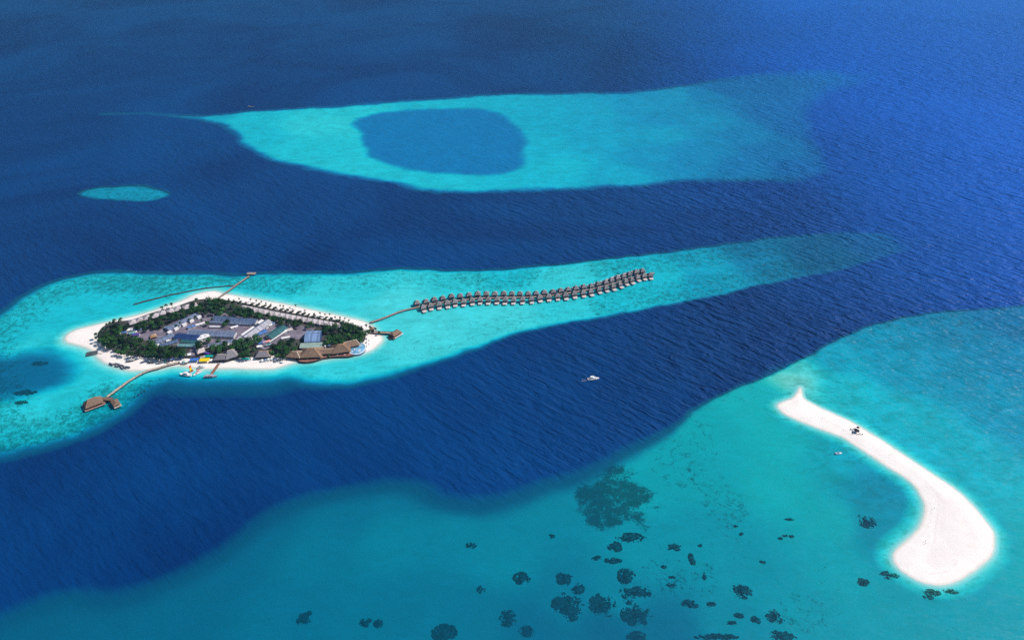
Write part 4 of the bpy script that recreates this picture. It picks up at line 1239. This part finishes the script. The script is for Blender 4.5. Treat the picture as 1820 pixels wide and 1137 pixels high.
for s in (-1, 1):
    b = MB(); hull(b, 9, 1.1, 1.0); obj('hull', b, M['white'], t).location = (0, s * 1.6, 0)
b = MB(); b.box((0, 0, .75), (4.5, 3.0, .15)); obj('trampoline', b, M['black'], t)
b = MB(); b.tube([(1, 0, .8), (1.6, 1.2, 10.2)], [.12, .07], 6); obj('mast', b, M['steel'], t)
S = [Vector((1, 0, 1.5)), Vector((1.6, 1.2, 10)), Vector((-3.2, -1.4, 1.8)), Vector((-1.6, .3, 9.6))]
lerp2 = lambda u, v: (S[0].lerp(S[1], v)).lerp(S[2].lerp(S[3], v), u) + Vector((0, .5 * math.sin(u * 3.14), 0))
for nm, m, v0, v1 in (('sail_panel', 'orange', 0, .2), ('sail_panel', 'yellow', .2, .5), ('sail_panel', 'red', .5, .85), ('sail_panel', 'white', .85, 1)):
    b = MB()
    vs = [lerp2(u / 4, v) for v in (v0, v1) for u in range(5)]
    b.add(vs, [(i, i + 1, i + 6, i + 5) for i in range(4)]); obj(nm, b, M[m], t)
b = MB(); vs = [lerp2(1.0 + u * .16, v) for v in (0, .33, .66, 1) for u in (0, 1)]
b.add(vs, [(2 * i, 2 * i + 1, 2 * i + 3, 2 * i + 2) for i in range(3)]); obj('sail_leech', b, M['black'], t)
motor_yacht('launch', 'small white launch with dark stern drawn up on the south beach above the boats', P(358, 653, 1.0), R(12), 9, 3, 'black', 'white')
t = thing('dive_boat', 'grey flat topped boat moored across the end of the short brown jetty', 'boat', P(374.5, 670, 0), R(4))
b = MB(); hull(b, 16, 4.6, 1.7); obj('hull', b, M['steel'], t)
b = MB(); b.box((-1, 0, 2.9), (9.5, 3.8, .2)); obj('roof', b, M['lilac'], t)
b = MB()
for x in (-5, -1, 3):
    for y in (-1.6, 1.6): b.tube([(x, y, 1.2), (x, y, 2.9)], .07, 4)
obj('roof_post', b, M['timber'], t)
b = MB(); b.box((-1, 0, 1.55), (8, 1.0, .4)); obj('bench', b, M['timber'], t)
t = thing('dinghy', 'small white and blue dinghy anchored in green shallows beside the sandbank', 'boat', P(1490.5, 806, 0), R(4))
b = MB(); hull(b, 7.0, 2.5, 1.2); obj('hull', b, M['white'], t)
b = MB(); b.box((-.9, 0, .98), (3.4, 1.6, .12)); obj('cockpit', b, M['blue'], t)
b = MB(); b.box((-3.6, 0, .9), (.5, .5, 1.0)); obj('outboard_motor', b, M['black'], t)
b = MB(); b.box((-.2, 0, 1.4), (.8, .9, .8)); obj('console', b, M['lilac'], t)

t = thing('floating_raft', 'dark square floating platform just off the western sand spit', 'platform', P(163.5, 628.5, 0), R(20))
b = MB(); b.box((0, 0, .55), (13.5, 9, .5)); obj('deck', b, M['stone'], t)
for y in (-3, 0, 3):
    b = MB(); b.tube([(-6.6, y, .05), (6.6, y, .05)], .5, 6); obj('float', b, M['black'], t)
b = MB(); b.strip([(6.7, -2, 0), (12, -6, 0)], 1.2, .5, .7); obj('gangway', b, M['walk'], t)
t = thing('sandbag_groyne', 'heap of long grey geotextile bags lying at the waterline of the southwest beach', 'groyne', P(213, 651.5, 0), R(-24))
for k in range(9):
    b = MB(); L = rng.uniform(6, 9)
    b.tube([(-L / 2, 0, .5), (-L / 2 + .7, 0, .7), (0, 0, .75), (L / 2 - .7, 0, .7), (L / 2, 0, .5)], [.3, 1.0, 1.15, 1.0, .3], 7)
    o = obj('sandbag', b, M['bag'], t, (-12 + 3.0 * k, (k % 3 - 1) * 2.0, .1 if k % 4 else 1.0), rng.uniform(-.2, .2))
for (px, py), w in zip([(239,706.5),(245.6,702),(251,698.6),(256.7,695.5)], ('nearest the annex pavilion', 'second out from the annex pavilion', 'third out from the annex pavilion', 'farthest from the annex pavilion')):
    t = thing('mooring_post', 'dark post beside the western jetty, ' + w, 'post', P(px, py, 0), 0, 'mooring posts beside the western jetty')
    b = MB(); b.tube([(0, 0, -5), (.1, 0, 2.0)], .45, 7); obj('shaft', b, M['black'], t)
    b = MB(); b.tube([(.1, 0, 2.01), (.1, 0, 2.3)], [.55, .3], 7); obj('cap', b, M['timber'], t)

# ------------------------------------------------------------------ beach furniture of the south beach
def parasol(px, py, m, label, r=2.2, h=2.6, group=None, z=ISL):
    t = thing('parasol', label, 'parasol', P(px, py, z), rng.random(), group)
    b = MB(); b.tube([(0, 0, 0), (0, 0, h + .1)], .06, 5); obj('pole', b, M['timber'], t)
    b = MB(); n = 10
    vs = [(0, 0, h)] + [(r * math.cos(2 * math.pi * k / n), r * math.sin(2 * math.pi * k / n), h - .75) for k in range(n)] + [(r * math.cos(2 * math.pi * k / n), r * math.sin(2 * math.pi * k / n), h - .95) for k in range(n)]
    b.add(vs, [(0, 1 + k, 1 + (k + 1) % n) for k in range(n)] + [(1 + k, 11 + k, 11 + (k + 1) % n, 1 + (k + 1) % n) for k in range(n)])
    obj('canopy', b, M[m], t)
    return t
def awning(px, py, dx, dy, deg, m, label, h=2.6):
    t = thing('awning', label, 'awning', P(px, py, ISL), R(deg))
    b = MB(); b.gable(dx / 2, dy / 2, h, h + .9, .1); obj('canopy', b, M[m], t)
    for x in (-dx / 2 + .2, dx / 2 - .2):
        for y in (-dy / 2 + .2, dy / 2 - .2):
            b = MB(); b.tube([(x, y, 0), (x, y, h - .1)], .07, 5); obj('post', b, M['steel'], t)
def beach_boat(px, py, L, W, deg, m, label, name='rowing_boat', cat='boat'):
    t = thing(name, label, cat, P(px, py, ISL), R(deg))
    b = MB(); hull(b, L, W, .9, 0); obj('hull', b, M[m], t)
    b = MB(); b.box((-.3, 0, .93), (L * .5, W * .55, .1)); obj('thwart', b, M['timber'], t)
awning(364.5, 642, 12, 7, 6, 'yellow', 'bright yellow awning on the south beach above the boats')
awning(372, 635.5, 11, 4, 2, 'teal', 'turquoise awning behind the yellow one')
awning(369, 630, 8, 4, -20, 'purple', 'violet awning under trees above the turquoise one')
awning(347, 641.5, 11, 5.5, 4, 'blue', 'blue tarpaulin shelter left of the yellow awning')
awning(334, 633, 9, 5, 20, 'white', 'white awning at the beach end of the village path')
awning(286, 635, 9, 5, 8, 'purple', 'dark violet awning left of the pink parasol')
awning(361, 637, 6, 4, 30, 'lilac', 'pale lilac awning between the blue shelter and the turquoise awning')
awning(265, 634, 10, 4, 5, 'steel', 'grey awning at the edge of the western grove on the south beach')
awning(276, 633, 6, 4, 5, 'ltteal', 'pale teal awning between the grey and the dark violet ones')
awning(305, 640.5, 10, 3, 10, 'blueroof', 'sky blue awning in front of the pink parasol')
awning(322, 637.5, 8, 5, 15, 'navyroof', 'navy awning beside the pale yellow parasol')
parasol(303.5, 636.5, 'pink', 'pink parasol at the tree line of the south beach', 3.2, 3.2)
parasol(315, 637, 'lime', 'pale yellow parasol at the tree line of the south beach', 3.0, 3.2)
parasol(321, 644.5, 'white', 'white parasol beside the start of the western jetty', 1.8)
parasol(326.5, 645, 'ltteal', 'pale teal parasol beside the start of the western jetty', 2.2)
beach_boat(232, 642, 11, 2.4, 12, 'bag', 'long dark grey boat lying on the southwest beach below the grove')
beach_boat(285, 645, 9, 3.4, 12, 'steel', 'broad grey boat on the sand left of the western jetty')
beach_boat(291, 644, 7, 2.2, 30, 'teal', 'turquoise boat on the sand behind the broad grey one')
beach_boat(256, 643.5, 8, 2.2, 25, 'hallwall', 'dark blue boat on the sand left of the pale canoe')
beach_boat(263, 640, 8, 1.2, -35, 'white', 'slim pale canoe lying diagonally on the southwest beach', 'canoe', 'canoe')
beach_boat(267, 645, 7, 2.0, -5, 'black', 'black boat at the seaward edge of the southwest beach boats')
beach_boat(298, 644, 8, 1.6, -25, 'brown_thatch', 'brown canoe on the sand near the western jetty', 'canoe', 'canoe')
beach_boat(331, 646, 6, 2.4, 10, 'stone', 'small dark boat on the sand between jetty and blue shelter')
beach_boat(377, 643.5, 8, 2.2, 10, 'black', 'black boat right of the bright yellow awning')
t = thing('plunge_pool', 'small turquoise pool with a white rim on the south beach by the trees', 'pool', P(437, 638, ISL), R(2))
b = MB(); b.prism(ell(7.4, 2.9, 24), -.6, .35); obj('rim', b, M['white'], t)
b = MB(); b.prism(ell(6.6, 2.2, 24), .1, .5); obj('pool_water', b, M['poolteal'], t)
def make_sunbed():
    t = thing('sunbed', '', 'sunbed', (0, 0, 0))
    b = MB(); b.box((0, 0, .35), (.8, 1.5, .14)); obj('mattress', b, M['white'], t)
    b = MB(); b.add([(-.4, .75, .3), (.4, .75, .3), (.4, 1.35, .85), (-.4, 1.35, .85), (-.4, .75, .42), (.4, .75, .42), (.4, 1.3, .95), (-.4, 1.3, .95)], [(3, 2, 1, 0), (4, 5, 6, 7), (0, 1, 5, 4), (1, 2, 6, 5), (2, 3, 7, 6), (3, 0, 4, 7)]); obj('backrest', b, M['white'], t)
    for x in (-.35, .35):
        for y in (-.6, .6):
            b = MB(); b.tube([(x, y, 0), (x, y, .27)], .05, 4); obj('leg', b, M['steel'], t)
    return t
sb = make_sunbed(); k = 0
for i in range(8):
    px, py = 466 + i * 5.6, 640.5 - 0.4 * (i % 2) + (1.2 if i < 2 else 0) - .3 * i
    w = ORD[i] + ' from the thatched bar'
    parasol(px, py, 'hallroof' if i % 3 == 1 else 'white', 'pale parasol in the beach row, ' + w, 1.9, 2.5, 'parasols before the thatched bar')
    for dx, side in ((-1.1, 'left'), (1.3, 'right')):
        c = P(px + dx, py + 1.6, ISL); lab = 'white sunbed, %s of the two by the pale parasol %s' % (side, w)
        if k == 0: sb.location = c; sb['label'] = lab; sb['group'] = 'sunbeds before the thatched bar'
        else: dup(sb, c, rng.uniform(-.2, .2), lab, 'sunbeds before the thatched bar')
        k += 1
for i in range(5):
    px, py = 657 + (i % 2) * 4, 604 + i * 3.2
    parasol(px - 4, py - 2, 'white', 'white parasol on the sand between pool and east trees, %s from the hut' % ORD[i], 1.6, 2.4, 'parasols by the pool')

# ------------------------------------------------------------------ on the sandbank
BZ = 1.42
t = parasol(1522, 767.5, 'black', 'large black round parasol in the middle of the sandbank', 2.9, 3.0, None, BZ)
parasol(1524.3, 761.2, 'black', 'small black parasol just behind the large one on the sandbank', 1.7, 2.3, None, BZ)
def make_chair():
    t = thing('beach_chair', '', 'chair', (0, 0, 0))
    b = MB(); b.box((0, 0, .45), (.75, .75, .12)); obj('seat', b, M['black'], t)
    b = MB(); b.box((0, .36, .9), (.75, .1, .85)); obj('backrest', b, M['black'], t)
    for x in (-.32, .32):
        for y in (-.3, .3):
            b = MB(); b.tube([(x, y, 0), (x, y, .4)], .05, 4); obj('leg', b, M['black'], t)
    return t
ch = make_chair()
CH = [(1511.7,763.4,'leftmost of the row behind the large parasol'), (1514.3,763.6,'middle of the row behind the large parasol'), (1517,763.6,'nearest the large parasol in the row behind it'),
      (1524.6,771.9,'leftmost of the row in front of the large parasol'), (1528.4,771.5,'middle of the row in front of the large parasol'), (1532,772.6,'rightmost of the row in front of the large parasol'), (1514.6,771.3,'alone to the left in front of the large parasol')]
for i, (px, py, w) in enumerate(CH):
    c = P(px, py, BZ); lab = 'black chair on the sandbank, ' + w
    if i == 0: ch.location = c; ch['label'] = lab; ch['group'] = 'chairs on the sandbank'; ch.scale = (1.25, 1.25, 1.1)
    else: dup(ch, c, rng.uniform(-3, 3), lab, 'chairs on the sandbank', (1.25, 1.25, 1.1))

def make_person(label, c, rz, shorts, stride=.18):
    me = bpy.data.meshes.new('person')
    J = [((0, 0, .95), .13), ((0, 0, 1.2), .135), ((0, 0, 1.42), .15), ((0, 0, 1.52), .06), ((0, 0, 1.66), .1), ((0, 0, 1.74), .085),
         ((-.1, 0, .88), .1), ((-.11, stride, .5), .07), ((-.11, stride * .7, .08), .045), ((-.11, stride * .7 - .14, .04), .04),
         ((.1, 0, .88), .1), ((.11, -stride, .5), .07), ((.11, -stride * .7, .08), .045), ((.11, -stride * .7 - .14, .04), .04),
         ((-.2, 0, 1.4), .065), ((-.26, .04, 1.12), .05), ((-.27, -.05, .86), .035), ((.2, 0, 1.4), .065), ((.26, .02, 1.12), .05), ((.27, -.09, .86), .035)]
    E = [(0, 1), (1, 2), (2, 3), (3, 4), (4, 5), (0, 6), (6, 7), (7, 8), (8, 9), (0, 10), (10, 11), (11, 12), (12, 13), (2, 14), (14, 15), (15, 16), (2, 17), (17, 18), (18, 19)]
    me.from_pydata([j[0] for j in J], E, [])
    o = bpy.data.objects.new('person', me)
    COL.objects.link(o)
    md = o.modifiers.new('skin', 'SKIN')
    for i, (_, r) in enumerate(J):
        sv = me.skin_vertices[0].data[i]
        sv.radius = (r, r)
        sv.use_root = (i == 0)
    o.modifiers.new('smooth', 'SUBSURF').levels = 1
    me.materials.append(M['skin'])
    o.location, o.rotation_euler = c, (0, 0, rz)
    tag(o, label, 'person')
    b = MB(); b.tube([(0, 0, .68), (0, 0, .8), (0, 0, .98)], [.2, .2, .155], 8); obj('shorts', b, M[shorts], o)
    b = MB(); b.tube([(0, .01, 1.68), (0, .02, 1.76), (0, .01, 1.84)], [.115, .12, .05], 8); obj('hair', b, M['hair'], o)
for px, py, w, m in [(1499,765.6,'person standing on the sandbank to the left of the black parasols','navyroof'), (1583.4,808.2,'person in dark shorts walking alone on the narrow middle of the sandbank','black'), (1660.3,903.8,'person standing at the top of the broad end of the sandbank','black'),
                     (1644.5,961.6,'person near the left edge of the broad end of the sandbank, the farther of two','blue'), (1644.8,966.2,'person near the left edge of the broad end of the sandbank, the nearer of two','red'), (1698,1002.6,'person near the lower edge of the broad end of the sandbank','black'), (1461.6,744,'person on the upper end of the sandbank far from the parasols','red')]:
    make_person(w, P(px, py, BZ), rng.random() * 6, m)

# ------------------------------------------------------------------ coral heads under the clear water
def coral_head(px, py, rx, ry, label, seed, rot=0.0, lump=0.32):
    """rx, ry: half sizes in photograph pixels at that spot"""
    c = P(px, py, 0)
    sx = (P(px + rx, py) - P(px - rx, py)).length / 2
    sy = (P(px, py + ry) - P(px, py - ry)).length / 2
    r = random.Random(seed)
    big = max(rx, ry) > 9
    j = np.abs(xs - c.x).argmin(); i = np.abs(ys - c.y).argmin()
    zb = -min(F_depth[i, j], 30) * .14 - .35
    top = max(.2, min(1.2, -zb - .4))
    nr, na = (16, 84) if big else (8, 36)
    ox, oy = r.random() * 900, r.random() * 900
    ang = np.arange(na) * 2 * math.pi / na
    fr_ = np.arange(1, nr + 1) / nr * 1.25
    FX, FY = np.outer(fr_, np.cos(ang)) * sx, np.outer(fr_, np.sin(ang)) * sy
    q = min(sx, sy)
    lo = fbm(FX + ox, FY + oy, q * 1.1, 40, 3) - .5
    hi = fbm(FX + ox, FY + oy, max(2.4, q * .3), 60, 4) - .5 + .5 * (nrs.rand(nr, na) - .5)
    H = 1.5 * (1 - fr_[:, None] ** 2) + lo * 6.5 + hi * 5.0
    H = np.clip(H, -1.2, top)
    H[-1] = -1.2
    vs, fs = [(0, 0, .9)], []
    vs += [(float(FX[i, k]), float(FY[i, k]), float(H[i, k])) for i in range(nr) for k in range(na)]
    for k in range(na): fs.append((0, 1 + k, 1 + (k + 1) % na))
    for i in range(nr - 1):
        for k in range(na):
            fs.append((1 + i * na + k, 1 + (i + 1) * na + k, 1 + (i + 1) * na + (k + 1) % na, 1 + i * na + (k + 1) % na))
    b = MB(); b.add(vs, fs)
    o = obj('coral_head', b, M['coral'], None, (c.x, c.y, zb + .1), rot)
    tag(o, label, 'coral', 'coral heads on the near reef')
Z = lambda x, y: (960 + x / 3.184, 780 + y / 3.184)
CORALS = [(515,555,75,24,'long dark coral head just under the largest coral field'), (425,605,38,26,'rounded coral head left below the largest coral field'), (410,685,46,15,'flat coral strip below the rounded coral head'), (320,668,28,15,'small coral strip left of the flat one'),
 (140,785,42,38,'upper knob of the tall coral group near the bottom edge'), (212,842,35,28,'right knob of the tall coral group near the bottom edge'), (160,940,82,72,'broad base of the tall coral group near the bottom edge'), (355,935,68,58,'big round coral head right of the tall coral group'),
 (490,775,46,42,'round coral head above the big ones near the bottom edge'), (535,868,80,34,'wide coral head right of the big round one'), (500,910,26,20,'little coral knob below the wide coral head'), (550,990,80,58,'large ring shaped coral head near the bottom edge'),
 (850,930,48,22,'dark elongated coral head right of the ring shaped one'), (740,825,26,12,'slim coral head between the wide one and the scattered patches'), (1140,858,54,36,'ragged coral patch right of the dark elongated head'), (1130,995,30,13,'small coral strip under the ragged patch'),
 (1090,1036,34,9,'thin coral strip near the bottom edge under the ragged patch'), (1222,1020,26,20,'small rough coral head right of the thin strip'), (1330,1000,48,36,'ragged coral patch farther right near the bottom edge'), (970,930,24,13,'small coral head right of the dark elongated one'),
 (930,773,12,22,'narrow upright coral patch in the middle of the near reef'), (760,610,38,18,'faint coral patch right of the largest coral field'), (700,720,15,9,'tiny coral head in the middle of the near reef, left'), (905,598,12,10,'tiny coral head under the middle of the near reef flats'), (1260,692,16,11,'small single coral head on clear sand toward the sandbank'),
 (755,778,24,10,'small coral head below the tiny one'), (860,680,16,32,'upright straggling coral patch in the middle of the near reef'), (1000,1115,108,16,'long coral bank cut by the bottom edge'), (1375,1112,66,34,'coral bank at the bottom edge right of the long one'), (550,1118,52,32,'coral head cut by the bottom edge under the ring shaped one'),
 (1140,535,13,9,'tiny dark coral head on bright sand, right of the flats'), (1110,492,13,8,'tiny dark coral head above the other on bright sand'), (65,545,18,12,'small coral head left of the largest coral field')]
for i, (x, y, a, b_, lab) in enumerate(CORALS):
    px, py = Z(x, y)
    coral_head(px, py, a / 3.184, b_ / 3.184, lab, 700 + i)
for i, (px, py, a, b_, lab) in enumerate([(541.5,1098,12,13,'round coral head alone in the dim lower left of the near reef'), (650,1105,10,7,'left one of a pair of coral heads near the bottom edge'), (672,1107,8,7,'right one of a pair of coral heads near the bottom edge'), (790,1123,20,14,'coral head cut by the bottom edge left of the middle'),
     (902,1098,14,14,'round coral head left of the tall coral group'), (855,1046,7,6,'small coral head in the middle left of the near reef'), (837,968,9,5,'small coral head in the upper middle of the near reef'), (927.5,1026,14,10,'coral head above left of the tall coral group'), (1540,925,15,10,'dark coral patch in the green bay of the sandbank'), (1534,1033,10,6,'small coral patch below the bay of the sandbank'),
     (1655,1052,16,5,'dark coral strip just below the broad end of the sandbank'), (1690,1050,13,4,'second dark coral strip just below the broad end of the sandbank'), (1582,1021,15,6,'faint coral patch left of the broad end of the sandbank'), (1650,1060,9,4,'little coral patch under the dark strip below the sandbank'), (938,1120,14,9,'coral head at the bottom edge right of the round ones'),
     (1388,956,5,2.4,'small dark coral lump, left of the cluster of three on pale sand'), (1396,951,5,2.0,'small dark coral lump, top of the cluster of three on pale sand'), (1407,952,4,2.6,'small dark coral lump, right of the cluster of three on pale sand'), (1403,922,8,2,'thin dark coral lump above the cluster of three on pale sand'), (45,697,18,4,'dark coral patch in the blue pool west of the island'), (38,715,11,3,'dark coral strip below the blue pool west of the island'), (70,645,13,3,'faint coral patch at the top of the blue pool west of the island')]):
    coral_head(px, py, a, b_, lab, 800 + i)

# ------------------------------------------------------------------ air
def haze():
    m, t, out = new_mat('haze')
    v = N(t, 'ShaderNodeVolumePrincipled', Density=0.00012, Anisotropy=0.6)
    v.inputs['Absorption Color'].default_value = (1, 1, 1, 1)
    v.inputs['Color'].default_value = (0.12, 0.5, 1.0, 1)
    t.links.new(v.outputs[0], out.inputs['Volume'])
    b = MB()
    b.box((0, 12000, 265), (64000, 64000, 650))
    o = obj('haze', b, m)
    o['kind'] = 'stuff'
haze()
